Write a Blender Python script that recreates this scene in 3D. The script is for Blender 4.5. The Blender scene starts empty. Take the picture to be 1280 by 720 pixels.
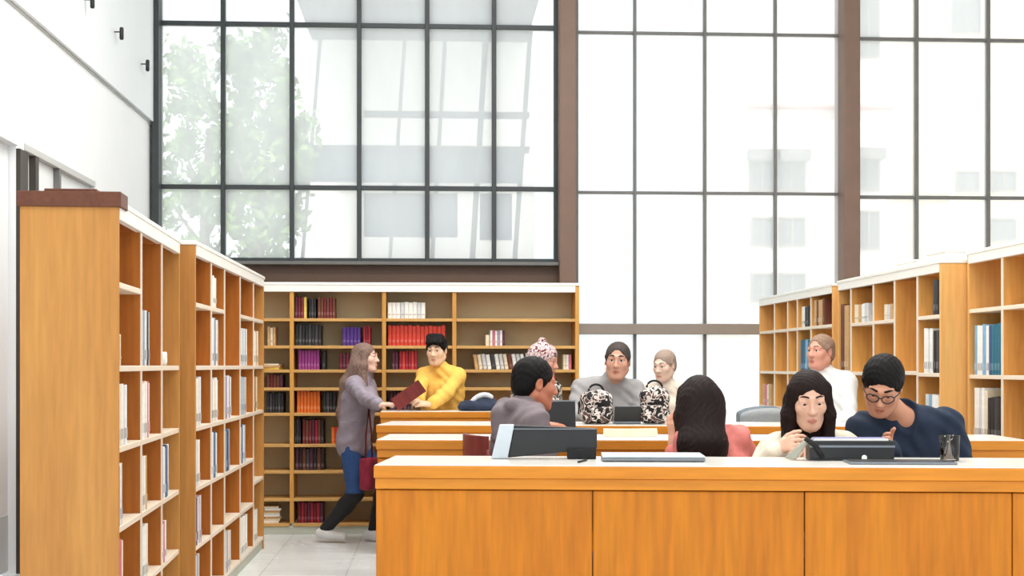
import bpy, bmesh, math, random
import numpy as np
from mathutils import Vector, Matrix
random.seed(7)
C = bpy.context.scene.collection
PI = math.pi
R = math.radians

# ------------------------------------------------------------------ camera
F = 1778.0; YAW = 0.056; EYE = 1.46; HOR = 457.0
def at(px, py, Y):
    """point of the room seen at pixel px,py that lies at depth Y"""
    u = (px-640)/F; v = (HOR-py)/F
    t = Y/(math.cos(YAW)-u*math.sin(YAW))
    return Vector((t*(math.sin(YAW)+u*math.cos(YAW)), Y, EYE+v*t))
def ax(px, Y): return at(px, HOR, Y).x
def yon(px, X):
    """depth at which the plane x = X is seen at pixel column px"""
    u = (px-640)/F
    return X*(math.cos(YAW)-u*math.sin(YAW))/(math.sin(YAW)+u*math.cos(YAW))
def az(px, py, Y): return at(px, py, Y).z

cd = bpy.data.cameras.new('camera'); cam = bpy.data.objects.new('camera', cd); C.objects.link(cam)
cam.location = (0, 0, EYE); cam.rotation_euler = (PI/2, 0, -YAW)
cd.sensor_width = 36; cd.lens = F*36/1280; cd.shift_y = (HOR-360)/1280
cd.clip_end = 300
bpy.context.scene.camera = cam

# ------------------------------------------------------------------ materials
def lin(c):
    return tuple(((x/255)/12.92 if x/255 <= .04045 else ((x/255+.055)/1.055)**2.4) for x in c)
def mat(name, col, rough=.5, metal=0, noise=0, nscale=20, spec=.5, srgb=True, bump=0, stretch=None, coat=0):
    m = bpy.data.materials.new(name); m.use_nodes = True
    nt = m.node_tree; b = nt.nodes['Principled BSDF']
    c = lin(col) if srgb else col
    b.inputs['Base Color'].default_value = (*c, 1)
    b.inputs['Roughness'].default_value = rough; b.inputs['Metallic'].default_value = metal
    b.inputs['Specular IOR Level'].default_value = spec
    if coat: b.inputs['Coat Weight'].default_value = coat; b.inputs['Coat Roughness'].default_value = .15
    if noise or bump:
        tc = nt.nodes.new('ShaderNodeTexCoord'); mp = nt.nodes.new('ShaderNodeMapping')
        nt.links.new(tc.outputs['Object'], mp.inputs['Vector'])
        if stretch: mp.inputs['Scale'].default_value = stretch
        n = nt.nodes.new('ShaderNodeTexNoise'); n.inputs['Scale'].default_value = nscale; n.inputs['Detail'].default_value = 4
        nt.links.new(mp.outputs['Vector'], n.inputs['Vector'])
        if noise:
            r = nt.nodes.new('ShaderNodeValToRGB')
            r.color_ramp.elements[0].position = .3; r.color_ramp.elements[1].position = .7
            r.color_ramp.elements[0].color = (*[max(0, x*(1-noise)) for x in c], 1)
            r.color_ramp.elements[1].color = (*[min(1, x*(1+noise)) for x in c], 1)
            nt.links.new(n.outputs['Fac'], r.inputs['Fac']); nt.links.new(r.outputs['Color'], b.inputs['Base Color'])
        if bump:
            bp = nt.nodes.new('ShaderNodeBump'); bp.inputs['Strength'].default_value = bump; bp.inputs['Distance'].default_value = .01
            nt.links.new(n.outputs['Fac'], bp.inputs['Height']); nt.links.new(bp.outputs['Normal'], b.inputs['Normal'])
    return m
def wood(name, c, rough=.4, var=.18, stretch=(14, 14, 1.2)):
    m = mat(name, c, rough, noise=var, nscale=3.0, stretch=stretch, spec=.3)
    nt = m.node_tree; b = nt.nodes['Principled BSDF']
    ramp = [n for n in nt.nodes if n.type == 'VALTORGB'][0]
    mp = [n for n in nt.nodes if n.type == 'MAPPING'][0]
    n2 = nt.nodes.new('ShaderNodeTexNoise'); n2.inputs['Scale'].default_value = .7; n2.inputs['Detail'].default_value = 2
    nt.links.new(mp.outputs['Vector'], n2.inputs['Vector'])
    mx = nt.nodes.new('ShaderNodeMix'); mx.data_type = 'RGBA'; mx.blend_type = 'SOFT_LIGHT'; mx.inputs['Factor'].default_value = .3
    nt.links.new(ramp.outputs['Color'], mx.inputs[6]); nt.links.new(n2.outputs['Fac'], mx.inputs[7])
    nt.links.new(mx.outputs[2], b.inputs['Base Color'])
    return m
M = {}
M['counter'] = wood('honey_veneer', (194, 115, 20), .45, .14)
M['counter_h'] = wood('honey_edging', (210, 132, 38), .42, .12, (1.2, 14, 14))
M['laminate'] = mat('pale_laminate', (236, 232, 224), .22, noise=.02, nscale=8)
M['casewood'] = wood('birch_veneer', (194, 136, 70), .5, .10)
M['caseinner'] = wood('warm_birch', (178, 104, 36), .55, .12)
M['litbirch'] = wood('lit_birch_veneer', (232, 176, 104), .5, .08)  # same birch, bright light on the right cases put into its colour
M['litinner'] = wood('lit_birch_inside', (226, 164, 88), .55, .10)  # inside veneer lightened likewise, bright light put into the colour
M['shelfpale'] = mat('pale_shelf_laminate', (238, 224, 204), .4, noise=.03, nscale=10)
M['shelfwood'] = wood('back_shelf_wood', (206, 160, 96), .45, .12, (1.2, 14, 14))
M['upright'] = wood('upright_wood', (206, 150, 76), .45, .12)
M['backpanel'] = mat('olive_brown_panel', (208, 190, 148), .6, noise=.06, nscale=3)
M['fascia'] = mat('white_fascia', (243, 240, 232), .4, noise=.015, nscale=6)
M['cap'] = wood('dark_walnut', (104, 62, 44), .4, .15, (1.2, 14, 14))
M['plinth'] = mat('grey_green_plinth', (190, 192, 176), .5, noise=.04, nscale=6)
M['white'] = mat('white_paint', (244, 246, 247), .7, noise=.01, nscale=3)
M['offwhite'] = mat('off_white_paint', (236, 240, 242), .7, noise=.01, nscale=3)
M['ceil'] = mat('ceiling_paint', (245, 245, 243), .8, noise=.01, nscale=3)
M['brownwall'] = mat('brown_panelling', (92, 68, 54), .55, noise=.06, nscale=4)
M['post'] = mat('brown_post', (122, 96, 82), .5, noise=.05, nscale=5)
M['frame'] = mat('dark_frame', (52, 58, 60), .45, noise=.05, nscale=6)
M['framewarm'] = mat('grey_brown_bar', (150, 138, 128), .5, noise=.05, nscale=6)
M['framegrey'] = mat('grey_frame', (112, 110, 108), .5, noise=.05, nscale=6)
M['palegrey'] = mat('pale_grey_frame', (196, 196, 194), .5, noise=.03, nscale=6)
M['darkpost'] = mat('charcoal_jamb', (62, 54, 48), .5, noise=.05, nscale=6)
M['kick'] = mat('grey_kick_plate', (200, 208, 212), .35, noise=.03, nscale=6)
M['black'] = mat('black_plastic', (26, 27, 29), .4, noise=.1, nscale=30)
M['blacksoft'] = mat('black_fabric', (22, 22, 24), .8, noise=.2, nscale=60, bump=.2)
M['greyplas'] = mat('pale_grey_plastic', (196, 206, 214), .4, noise=.04, nscale=20)
M['slate'] = mat('slate_metal', (128, 134, 142), .35, metal=.4, noise=.04, nscale=20)
M['paper'] = mat('paper', (244, 242, 236), .7, noise=.02, nscale=40)
M['page'] = mat('page_edges', (232, 222, 200), .8, noise=.08, nscale=120, stretch=(30, 1, 1))
M['lilac'] = mat('lilac_paper', (172, 168, 214), .7, noise=.03, nscale=40)
M['steel'] = mat('steel', (180, 182, 186), .3, metal=.9, noise=.03, nscale=30)
M['maroon'] = wood('maroon_stain', (116, 44, 40), .4, .15)
M['stoolwood'] = wood('stool_wood', (150, 96, 52), .45, .15)
M['chairgrey'] = mat('grey_upholstery', (158, 162, 164), .8, noise=.08, nscale=60, bump=.2)

def floor_mat():
    m = bpy.data.materials.new('pale_floor_tile'); m.use_nodes = True
    nt = m.node_tree; b = nt.nodes['Principled BSDF']
    tc = nt.nodes.new('ShaderNodeTexCoord'); br = nt.nodes.new('ShaderNodeTexBrick')
    br.offset = 0; br.inputs['Scale'].default_value = 1.0
    br.inputs['Brick Width'].default_value = .6; br.inputs['Row Height'].default_value = .6
    br.inputs['Mortar Size'].default_value = .004
    br.inputs['Color1'].default_value = (*lin((230, 234, 234)), 1); br.inputs['Color2'].default_value = (*lin((224, 228, 229)), 1)
    br.inputs['Mortar'].default_value = (*lin((192, 195, 194)), 1)
    nt.links.new(tc.outputs['Object'], br.inputs['Vector']); nt.links.new(br.outputs['Color'], b.inputs['Base Color'])
    n = nt.nodes.new('ShaderNodeTexNoise'); n.inputs['Scale'].default_value = 2.5
    mr = nt.nodes.new('ShaderNodeMapRange'); mr.inputs['To Min'].default_value = .18; mr.inputs['To Max'].default_value = .34
    nt.links.new(tc.outputs['Object'], n.inputs['Vector']); nt.links.new(n.outputs['Fac'], mr.inputs['Value']); nt.links.new(mr.outputs['Result'], b.inputs['Roughness'])
    return m
M['floor'] = floor_mat()
def milky_glare_glass(name, haze):  # translucent share stands in for window glare over milky panes
    m = bpy.data.materials.new(name); m.use_nodes = True
    nt = m.node_tree; nt.nodes.remove(nt.nodes['Principled BSDF']); out = nt.nodes['Material Output']
    t = nt.nodes.new('ShaderNodeBsdfTransparent'); t.inputs['Color'].default_value = (.97, .985, .98, 1)
    d = nt.nodes.new('ShaderNodeBsdfTranslucent'); d.inputs['Color'].default_value = (.95, .97, .98, 1)
    tc = nt.nodes.new('ShaderNodeTexCoord'); n = nt.nodes.new('ShaderNodeTexNoise'); n.inputs['Scale'].default_value = 1.3; n.inputs['Detail'].default_value = 5
    mp = nt.nodes.new('ShaderNodeMapping'); mp.inputs['Scale'].default_value = (1, 1, .35)
    nt.links.new(tc.outputs['Object'], mp.inputs['Vector']); nt.links.new(mp.outputs['Vector'], n.inputs['Vector'])
    mr = nt.nodes.new('ShaderNodeMapRange'); mr.inputs['To Min'].default_value = haze-.1; mr.inputs['To Max'].default_value = haze+.1
    nt.links.new(n.outputs['Fac'], mr.inputs['Value'])
    mx = nt.nodes.new('ShaderNodeMixShader'); nt.links.new(mr.outputs['Result'], mx.inputs[0])
    nt.links.new(t.outputs[0], mx.inputs[1]); nt.links.new(d.outputs[0], mx.inputs[2])
    g = nt.nodes.new('ShaderNodeBsdfGlossy'); g.inputs['Roughness'].default_value = .05
    m2 = nt.nodes.new('ShaderNodeMixShader'); m2.inputs[0].default_value = .0
    nt.links.new(mx.outputs[0], m2.inputs[1]); nt.links.new(g.outputs[0], m2.inputs[2])
    nt.links.new(m2.outputs[0], out.inputs['Surface'])
    return m
M['glass'] = milky_glare_glass('milky_glare_glass', .36)
M['frosted'] = mat('frosted_panel', (238, 241, 242), .35, noise=.02, nscale=3)
def clear_glass(name, col):
    m = bpy.data.materials.new(name); m.use_nodes = True
    nt = m.node_tree; nt.nodes.remove(nt.nodes['Principled BSDF']); out = nt.nodes['Material Output']
    t = nt.nodes.new('ShaderNodeBsdfTransparent'); t.inputs['Color'].default_value = (*col, 1)
    g = nt.nodes.new('ShaderNodeBsdfGlossy'); g.inputs['Roughness'].default_value = .04
    fr = nt.nodes.new('ShaderNodeFresnel'); mx = nt.nodes.new('ShaderNodeMixShader')
    nt.links.new(fr.outputs[0], mx.inputs[0]); nt.links.new(t.outputs[0], mx.inputs[1]); nt.links.new(g.outputs[0], mx.inputs[2])
    nt.links.new(mx.outputs[0], out.inputs['Surface'])
    return m
M['tumbler'] = clear_glass('tumbler_glass', (.96, .94, .91))
M['tea'] = mat('amber_tea', (188, 104, 52), .25, noise=.05, nscale=20)

# ------------------------------------------------------------------ mesh helpers
def tag(o, label=None, cat=None, group=None, kind=None):
    if label: o['label'] = label
    if cat: o['category'] = cat
    if group: o['group'] = group
    if kind: o['kind'] = kind
    return o
def thing(name, loc, rz, label=None, cat=None, group=None, kind=None):
    o = bpy.data.objects.new(name, None); C.objects.link(o)
    o.empty_display_size = .1
    o.location = loc; o.rotation_euler = (0, 0, rz)
    return tag(o, label, cat, group, kind)
def link(name, me, m, parent=None, loc=None, rot=None):
    o = bpy.data.objects.new(name, me); C.objects.link(o)
    if m is not None and not me.materials:
        for x in (m if isinstance(m, (list, tuple)) else [m]): me.materials.append(x)
    if parent: o.parent = parent
    if loc is not None: o.location = loc
    if rot is not None: o.rotation_euler = rot
    return o
def box(bm, x0, x1, y0, y1, z0, z1, mi=0):
    v = [bm.verts.new(p) for p in ((x0,y0,z0),(x1,y0,z0),(x1,y1,z0),(x0,y1,z0),(x0,y0,z1),(x1,y0,z1),(x1,y1,z1),(x0,y1,z1))]
    fs = []
    for q in ((0,3,2,1),(4,5,6,7),(0,1,5,4),(1,2,6,5),(2,3,7,6),(3,0,4,7)):
        f = bm.faces.new([v[i] for i in q]); f.material_index = mi; fs.append(f)
    return v
def fin(name, bm, m, parent=None, loc=None, rot=None, bevel=0, smooth=False, seg=2):
    if bevel:
        bmesh.ops.bevel(bm, geom=[e for e in bm.edges], offset=bevel, segments=seg, affect='EDGES', profile=.5, clamp_overlap=True)
    bmesh.ops.recalc_face_normals(bm, faces=bm.faces)
    me = bpy.data.meshes.new(name); bm.to_mesh(me); bm.free()
    if smooth:
        for p in me.polygons: p.use_smooth = True
    return link(name, me, m, parent, loc, rot)
def bx(name, x0, x1, y0, y1, z0, z1, m, parent=None, bevel=.002, loc=None, rot=None):
    bm = bmesh.new(); box(bm, x0, x1, y0, y1, z0, z1)
    return fin(name, bm, m, parent, loc, rot, bevel, seg=1 if bevel < .004 else 3)
def lathe(bm, prof, n=24, c=(0,0,0), mi=0):
    rings = []
    for r, z in prof:
        rings.append([bm.verts.new((c[0]+r*math.cos(2*PI*i/n), c[1]+r*math.sin(2*PI*i/n), c[2]+z)) for i in range(n)])
    for a, b in zip(rings, rings[1:]):
        for i in range(n):
            f = bm.faces.new((a[i], a[(i+1)%n], b[(i+1)%n], b[i])); f.material_index = mi; f.smooth = True
    if prof[0][0] > 1e-5: bm.faces.new(rings[0][::-1]).material_index = mi
    if prof[-1][0] > 1e-5: bm.faces.new(rings[-1]).material_index = mi
def tube(bm, pts, rad, n=8, closed=False):
    pts = [Vector(p) for p in pts]; N = len(pts)
    rr = rad if isinstance(rad, (list, tuple)) else [rad]*N
    rings = []
    for i, p in enumerate(pts):
        a = pts[i-1] if (i > 0 or closed) else pts[i]; b = pts[(i+1) % N] if (i < N-1 or closed) else pts[i]
        d = (b-a).normalized(); up = Vector((0,0,1)) if abs(d.z) < .9 else Vector((1,0,0))
        s = d.cross(up).normalized(); t = s.cross(d)
        rings.append([bm.verts.new(p+rr[i]*(math.cos(2*PI*k/n)*s+math.sin(2*PI*k/n)*t)) for k in range(n)])
    pr = list(zip(rings, rings[1:]))
    if closed: pr.append((rings[-1], rings[0]))
    for a, b in pr:
        for i in range(n):
            f = bm.faces.new((a[i], a[(i+1)%n], b[(i+1)%n], b[i])); f.smooth = True
    if not closed:
        bm.faces.new(rings[0][::-1]); bm.faces.new(rings[-1])

# ------------------------------------------------------------------ signed-distance modelling (soft shapes)
def V3(a): return np.array([float(a[0]), float(a[1]), float(a[2])])
class SD:
    def __init__(s): s.p = []
    def cone(s, a, b, ra, rb, k=.03, op='add'): s.p.append(('c', V3(a), V3(b), ra, rb, k, op)); return s
    def ell(s, c, r, k=.03, op='add', rot=None): s.p.append(('e', V3(c), V3(r), None if rot is None else np.array(rot), 0, k, op)); return s
    def rbox(s, c, h, r, k=.01, op='add', rot=None): s.p.append(('b', V3(c), V3(h), None if rot is None else np.array(rot), r, k, op)); return s
    def cut(s, pt, n, k=.004): s.p.append(('h', V3(pt), V3(n)/np.linalg.norm(n), 0, 0, k, 'cut')); return s    # keeps the side opposite to n
    def warp(s, fn): s.p.append(('w', fn)); return s
    def bounds(s, q):
        if q[0] == 'c':
            r = max(q[3], q[4]); return np.minimum(q[1], q[2])-r, np.maximum(q[1], q[2])+r
        m = max(q[2])*(1.0 if q[3] is None else 1.0)
        if q[0] == 'e':
            e = q[2] if q[3] is None else np.abs(q[3]) @ q[2]
        else:
            e = (q[2]+q[4]) if q[3] is None else np.abs(q[3]) @ (q[2]+q[4])
        return q[1]-e, q[1]+e
    def mesh(s, h, name='m'):
        lo = np.full(3, 1e9); hi = -lo
        for q in s.p:
            if q[0] in 'ceb' and q[6] == 'add':
                a, b = s.bounds(q); lo = np.minimum(lo, a-q[5]*.3); hi = np.maximum(hi, b+q[5]*.3)
        lo -= 3*h; hi += 3*h
        n = np.ceil((hi-lo)/h).astype(int)+1
        ax_ = [lo[i]+h*np.arange(n[i]) for i in range(3)]
        D = np.full(n, 1.0, dtype=np.float32)
        for q in s.p:
            if q[0] == 'w':
                D += q[1](ax_[0][:, None, None], ax_[1][None, :, None], ax_[2][None, None, :]).astype(np.float32); continue
            k = q[5]
            if q[0] == 'h':
                d = ((ax_[0][:, None, None]-q[1][0])*q[2][0]+(ax_[1][None, :, None]-q[1][1])*q[2][1]+(ax_[2][None, None, :]-q[1][2])*q[2][2]).astype(np.float32)
                hh = np.maximum(k-np.abs(D-d), 0)/k
                D = np.maximum(D, d)+hh*hh*k*.25; continue
            a, b = s.bounds(q); mg = k+2.5*h
            i0 = np.maximum(np.floor((a-mg-lo)/h).astype(int), 0); i1 = np.minimum(np.ceil((b+mg-lo)/h).astype(int)+1, n)
            if (i1 <= i0).any(): continue
            sl = tuple(slice(i0[i], i1[i]) for i in range(3))
            X = ax_[0][sl[0]][:, None, None]; Y = ax_[1][sl[1]][None, :, None]; Z = ax_[2][sl[2]][None, None, :]
            if q[0] == 'c':
                ab = q[2]-q[1]; L = max(ab @ ab, 1e-9)
                t = np.clip(((X-q[1][0])*ab[0]+(Y-q[1][1])*ab[1]+(Z-q[1][2])*ab[2])/L, 0, 1)
                d = np.sqrt((X-q[1][0]-t*ab[0])**2+(Y-q[1][1]-t*ab[1])**2+(Z-q[1][2]-t*ab[2])**2)-(q[3]+t*(q[4]-q[3]))
            else:
                dx, dy, dz = X-q[1][0], Y-q[1][1], Z-q[1][2]
                if q[3] is not None:
                    T = q[3].T
                    dx, dy, dz = (T[0,0]*dx+T[0,1]*dy+T[0,2]*dz, T[1,0]*dx+T[1,1]*dy+T[1,2]*dz, T[2,0]*dx+T[2,1]*dy+T[2,2]*dz)
                if q[0] == 'e':
                    r = q[2]
                    k0 = np.sqrt((dx/r[0])**2+(dy/r[1])**2+(dz/r[2])**2)
                    k1 = np.sqrt((dx/r[0]**2)**2+(dy/r[1]**2)**2+(dz/r[2]**2)**2)+1e-9
                    d = k0*(k0-1)/k1
                    d = np.where(k0 < .05, -min(r), d)
                else:
                    r = q[2]
                    ex, ey, ez = np.abs(dx)-r[0], np.abs(dy)-r[1], np.abs(dz)-r[2]
                    d = np.sqrt(np.maximum(ex, 0)**2+np.maximum(ey, 0)**2+np.maximum(ez, 0)**2)+np.minimum(np.maximum(ex, np.maximum(ey, ez)), 0)-q[4]
            d = d.astype(np.float32); A = D[sl]
            if q[6] == 'add':
                hh = np.maximum(k-np.abs(A-d), 0)/k; D[sl] = np.minimum(A, d)-hh*hh*k*.25
            else:
                d = -d; hh = np.maximum(k-np.abs(A-d), 0)/k; D[sl] = np.maximum(A, d)+hh*hh*k*.25
        S = D < 0
        cnt = np.zeros(n-1, dtype=np.int8)
        for i in (0, 1):
            for j in (0, 1):
                for l in (0, 1):
                    cnt += S[i:n[0]-1+i, j:n[1]-1+j, l:n[2]-1+l]
        act = np.argwhere((cnt > 0) & (cnt < 8))
        if len(act) == 0: raise ValueError('empty shape '+name)
        ids = np.full(n-1, -1, dtype=np.int32); ids[tuple(act.T)] = np.arange(len(act))
        acc = np.zeros((len(act), 3)); num = np.zeros(len(act))
        corners = [(i, j, l) for i in (0,1) for j in (0,1) for l in (0,1)]
        vals = {c: D[act[:,0]+c[0], act[:,1]+c[1], act[:,2]+c[2]].astype(float) for c in corners}
        for c in corners:
            for a in range(3):
                if c[a] == 0:
                    e = list(c); e[a] = 1; e = tuple(e)
                    va, vb = vals[c], vals[e]; m = (va < 0) != (vb < 0)
                    t = np.where(m, va/np.where(m, va-vb, 1), 0)
                    p = np.array(c, float)[None, :]+np.zeros((len(act), 3)); p[:, a] += t
                    acc += p*m[:, None]; num += m
        P = lo+h*(act+acc/num[:, None])
        quads = []
        for a in range(3):
            b, c = (a+1) % 3, (a+2) % 3
            s0 = [slice(0, None)]*3; s1 = [slice(0, None)]*3
            s0[a] = slice(0, n[a]-1); s1[a] = slice(1, n[a])
            A0 = S[tuple(s0)]; A1 = S[tuple(s1)]
            E = np.argwhere(A0 != A1)
            ok = (E[:, b] > 0) & (E[:, c] > 0) & (E[:, b] < n[b]-1) & (E[:, c] < n[c]-1); E = E[ok]
            flip = A0[tuple(E.T)]
            q = []
            for db, dc in ((-1,-1), (0,-1), (0,0), (-1,0)):
                I = E.copy(); I[:, b] += db; I[:, c] += dc
                q.append(ids[tuple(I.T)])
            q = np.stack(q, 1); q[~flip] = q[~flip][:, ::-1]
            quads.append(q)
        Q = np.concatenate(quads); Q = Q[(Q >= 0).all(1)]
        me = bpy.data.meshes.new(name)
        me.vertices.add(len(P)); me.vertices.foreach_set('co', P.astype(np.float32).ravel())
        me.loops.add(len(Q)*4); me.loops.foreach_set('vertex_index', Q.astype(np.int32).ravel())
        me.polygons.add(len(Q)); me.polygons.foreach_set('loop_start', np.arange(0, len(Q)*4, 4, dtype=np.int32))
        me.update(calc_edges=True)
        me.polygons.foreach_set('use_smooth', np.ones(len(Q), dtype=bool))
        s.cent = P[Q].mean(1)
        return me
def sdobj(name, sd, h, mats, parent=None, paint=None, loc=None, rot=None):
    me = sd.mesh(h, name)
    if paint:
        mi = np.zeros(len(me.polygons), dtype=np.int32)
        for i, fn in paint: mi[fn(sd.cent)] = i
        me.polygons.foreach_set('material_index', mi)
    return link(name, me, mats, parent, loc, rot)


# ------------------------------------------------------------------ the room
W = 15.0                      # window wall
XL = ax(190, W)               # left wall
XR = 7.0; ZC = 6.6; YB = -1.5
def struct(name, bm, m, parent=None, bevel=0):
    o = fin(name, bm, m, parent, bevel=bevel)
    if not parent: o['kind'] = 'structure'
    return o
def sbox(name, x0, x1, y0, y1, z0, z1, m, parent=None, bevel=0):
    bm = bmesh.new(); box(bm, x0, x1, y0, y1, z0, z1)
    return struct(name, bm, m, parent, bevel)
sbox('floor', XL-.3, XR+.3, YB, W+.3, -.2, 0, M['floor'])
sbox('ceiling', XL-.3, XR+.3, YB, W+.3, ZC, ZC+.2, M['ceil'])
sbox('wall_right', XR, XR+.3, YB, W+.3, 0, ZC, M['white'])
zs = az(190, 155, W)                                   # seam on the left wall
bm = bmesh.new()
ydoor = (yon(1.5, XL)-1.05, yon(20, XL))               # white door
box(bm, XL-.3, XL, YB, ydoor[0], 0, zs); box(bm, XL-.3, XL, ydoor[1], W, 3.05, zs); box(bm, XL-.3, XL, ydoor[0], ydoor[1], 3.05, zs)
yside = (yon(30, XL), yon(118, XL))
box(bm, XL-.3, XL, yside[1], W, 0, 3.05); box(bm, XL-.3, XL, yside[0]-.2, yside[0], 0, 3.05)
struct('wall_left', bm, M['white'])
sbox('trim_4', XL-.3, XL+.045, YB, W, zs, ZC, M['offwhite'])
sbox('trim_5', XL, XL+.012, YB, W, zs-.018, zs-.004, M['palegrey'])
# door and glazed side panel in the left wall
d1 = thing('door_1', (0, 0, 0), 0, kind='structure')
bx('door_leaf', XL-.1, XL-.05, ydoor[0]+.06, ydoor[1]-.02, .02, 3.0, M['offwhite'], d1)
bx('kick_plate', XL-.05, XL-.045, ydoor[0]+.1, ydoor[1]-.03, .03, .42, M['kick'], d1)
bx('jamb', XL-.1, XL+.03, ydoor[1], yon(30, XL), 0, az(25, 188, yon(25, XL)), M['darkpost'], d1)
bx('jamb', XL-.1, XL+.03, ydoor[0], ydoor[0]+.06, 0, 3.03, M['palegrey'], d1)
bx('lintel', XL-.1, XL+.02, ydoor[0], ydoor[1], 3.0, 3.05, M['offwhite'], d1)
w4 = thing('window_4', (0, 0, 0), 0, kind='structure')
bx('frosted_pane', XL-.06, XL-.04, yside[0], yside[1], .02, 3.0, M['frosted'], w4)
bx('mullion', XL-.08, XL+.01, yon(43, XL), yon(47, XL), 0, 3.0, M['darkpost'], w4)
bx('mullion', XL-.08, XL+.01, yon(73, XL), yon(75, XL), 0, 3.0, M['framegrey'], w4)
bx('head_rail', XL-.08, XL+.01, yside[0], yside[1], 3.0, 3.05, M['palegrey'], w4)

# window wall: brown dado under the left window, glass to the floor on the right
zt1, zt2, zsill = az(450, 32, W), az(450, 235, W), az(450, 328, W)
zbar = (az(830, 418, W), az(830, 405, W))
xa, xb = ax(200, W), ax(697, W); pc = (ax(697, W), ax(718, W)); pd = (ax(1048, W), ax(1068, W))
sbox('wall_back', XL, pc[0], W-.05, W+.25, 0, zsill-.03, M['brownwall'])
sbox('wall_header', XL-.3, XR+.3, W, W+.3, ZC-.25, ZC, M['white'])
sbox('trim_1', pc[0], pc[1], W-.22, W+.16, 0, ZC, M['post'], bevel=.012)
sbox('trim_2', pd[0], pd[1], W-.22, W+.16, 0, ZC, M['post'], bevel=.012)
sbox('trim_3', xa-.02, xb, W-.16, W, zsill-.035, zsill, M['framegrey'], bevel=.004)
def window(name, x0, x1, mull, z0, rails, m, mw, wide=None):
    t = thing(name, (0, 0, 0), 0, kind='structure')
    b = bmesh.new()
    for x in mull: box(b, x-mw/2, x+mw/2, W-.03, W+.06, z0, ZC-.25)
    fin('mullions', b, m, t, bevel=.004, seg=1)
    b = bmesh.new()
    for z in rails: box(b, x0, x1, W-.02, W+.05, z-mw/2, z+mw/2)
    fin('transoms', b, m, t, bevel=.004, seg=1)
    if wide: bx('spandrel_rail', x0, x1, W-.1, W+.08, wide[0], wide[1], M['framewarm'], t, bevel=.006)
    b = bmesh.new(); box(b, x0, x1, W+.008, W+.018, z0, ZC-.25)
    fin('glass', b, M['glass'], t)
    return t
mw = .047
w1 = window('window_1', xa-.03, xb, [ax(p, W) for p in (279, 365, 449, 534, 617.5, 695)], zsill, (zt1, zt2, zsill+.02), M['frame'], mw)
bx('jamb', ax(193, W), ax(202, W), W-.16, W+.08, zsill-.03, ZC-.25, M['frame'], w1, bevel=.005)
window('window_2', pc[1], pd[0], [ax(p, W) for p in (721, 793.5, 881, 969)], 0, (zt1-.04, zt2-.03), M['framegrey'], .028, zbar)
window('window_3', pd[1], XR, [ax(p, W) for p in (1145.5, 1235)]+[ax(1324, W)], 0, (zt1-.07, zt2-.06), M['framegrey'], .034, zbar)

# little black wall spotlights
for i, (px, py) in enumerate(((115.5, 2), (152, 42), (184.5, 82))):
    Y = yon(px, XL+.11); p = at(px, py, Y)
    t = thing('wall_spotlight', (XL+.11, Y, p.z-.055), 0, ('small black wall spotlight nearest the top edge of the photo', 'small black wall spotlight, middle one of the three high on white wall', 'small black wall spotlight closest to the tall window')[i], 'spotlight', 'wall spotlights')
    b = bmesh.new(); lathe(b, ((0, 0), (.014, 0), (.019, .012), (.019, .1), (.013, .112), (0, .112)), 16); fin('lamp_body', b, M['black'], t, smooth=True)
    b = bmesh.new(); tube(b, ((-.07, 0, .07), (-.015, 0, .07)), .006); fin('bracket', b, M['black'], t)

# ------------------------------------------------------------------ bookcases
def bookcase(label, loc, rz, L, edges, depth, H, levels, mats, name='bookcase', plinth=.1, fas=.07, uw=.028, cap=False, endmat=None, edge=True):
    """x runs along the case, front at y = 0 facing -y. levels[i] = shelf heights of bay i"""
    t = thing(name, loc, rz, label, 'bookcase')
    up, inner, sh, bk, fa = mats
    bx('side_panel', 0, uw, 0, depth, 0, H-.012, endmat or up, t)
    bx('side_panel', L-uw, L, 0, depth, 0, H-.012, up, t)
    bx('back_panel', uw, L-uw, depth-.02, depth-.004, plinth, H-.0455, bk, t)
    for e in edges[1:-1]:
        b = bmesh.new(); box(b, e-uw/2, e+uw/2, .008, depth-.021, plinth, H-fas-.0005)
        if edge:
            v = box(b, e-uw/2, e+uw/2, .002, .0078, plinth, H-fas-.0005, 1)
        fin('divider', b, [inner, sh] if edge else inner, t)
    for i, lv in enumerate(levels):
        a, c = edges[i]+(uw if i == 0 else uw/2), edges[i+1]-(uw if i == len(levels)-1 else uw/2)
        for z in lv: bx('shelf', a+.0005, c-.0005, .002, depth-.021, z-.026, z, sh, t)
    bx('top_board', uw, L-uw, .03, depth-.004, H-.045, H-.015, inner, t)
    bx('fascia', uw, L-uw, -.004, .029, H-fas, H-.004, fa, t)
    b = bmesh.new(); box(b, -.006, L+.006, -.008, depth+.004, H-.0115, H+.012)
    fin('top_cover', b, fa, t, bevel=.003, seg=1)
    bx('plinth', uw, L-uw, .012, .035, 0, plinth-.027, M['plinth'], t)
    if cap: 
        b = bmesh.new(); box(b, -.014, .16, -.013, depth+.012, H-.02, H+.046)
        box(b, .0, .14, .09, depth-.1, H+.0455, H+.058)
        fin('end_cap', b, M['cap'], t, bevel=.003, seg=1)
    return t
pale = (M['casewood'], M['caseinner'], M['shelfpale'], M['caseinner'], M['fascia'])
light = (M['litbirch'], M['litinner'], M['shelfpale'], M['litinner'], M['fascia'])  # right cases: birch set with the bright light in its colours
HB = 2.157
X2 = at(244, HOR, 8.15).x
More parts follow.
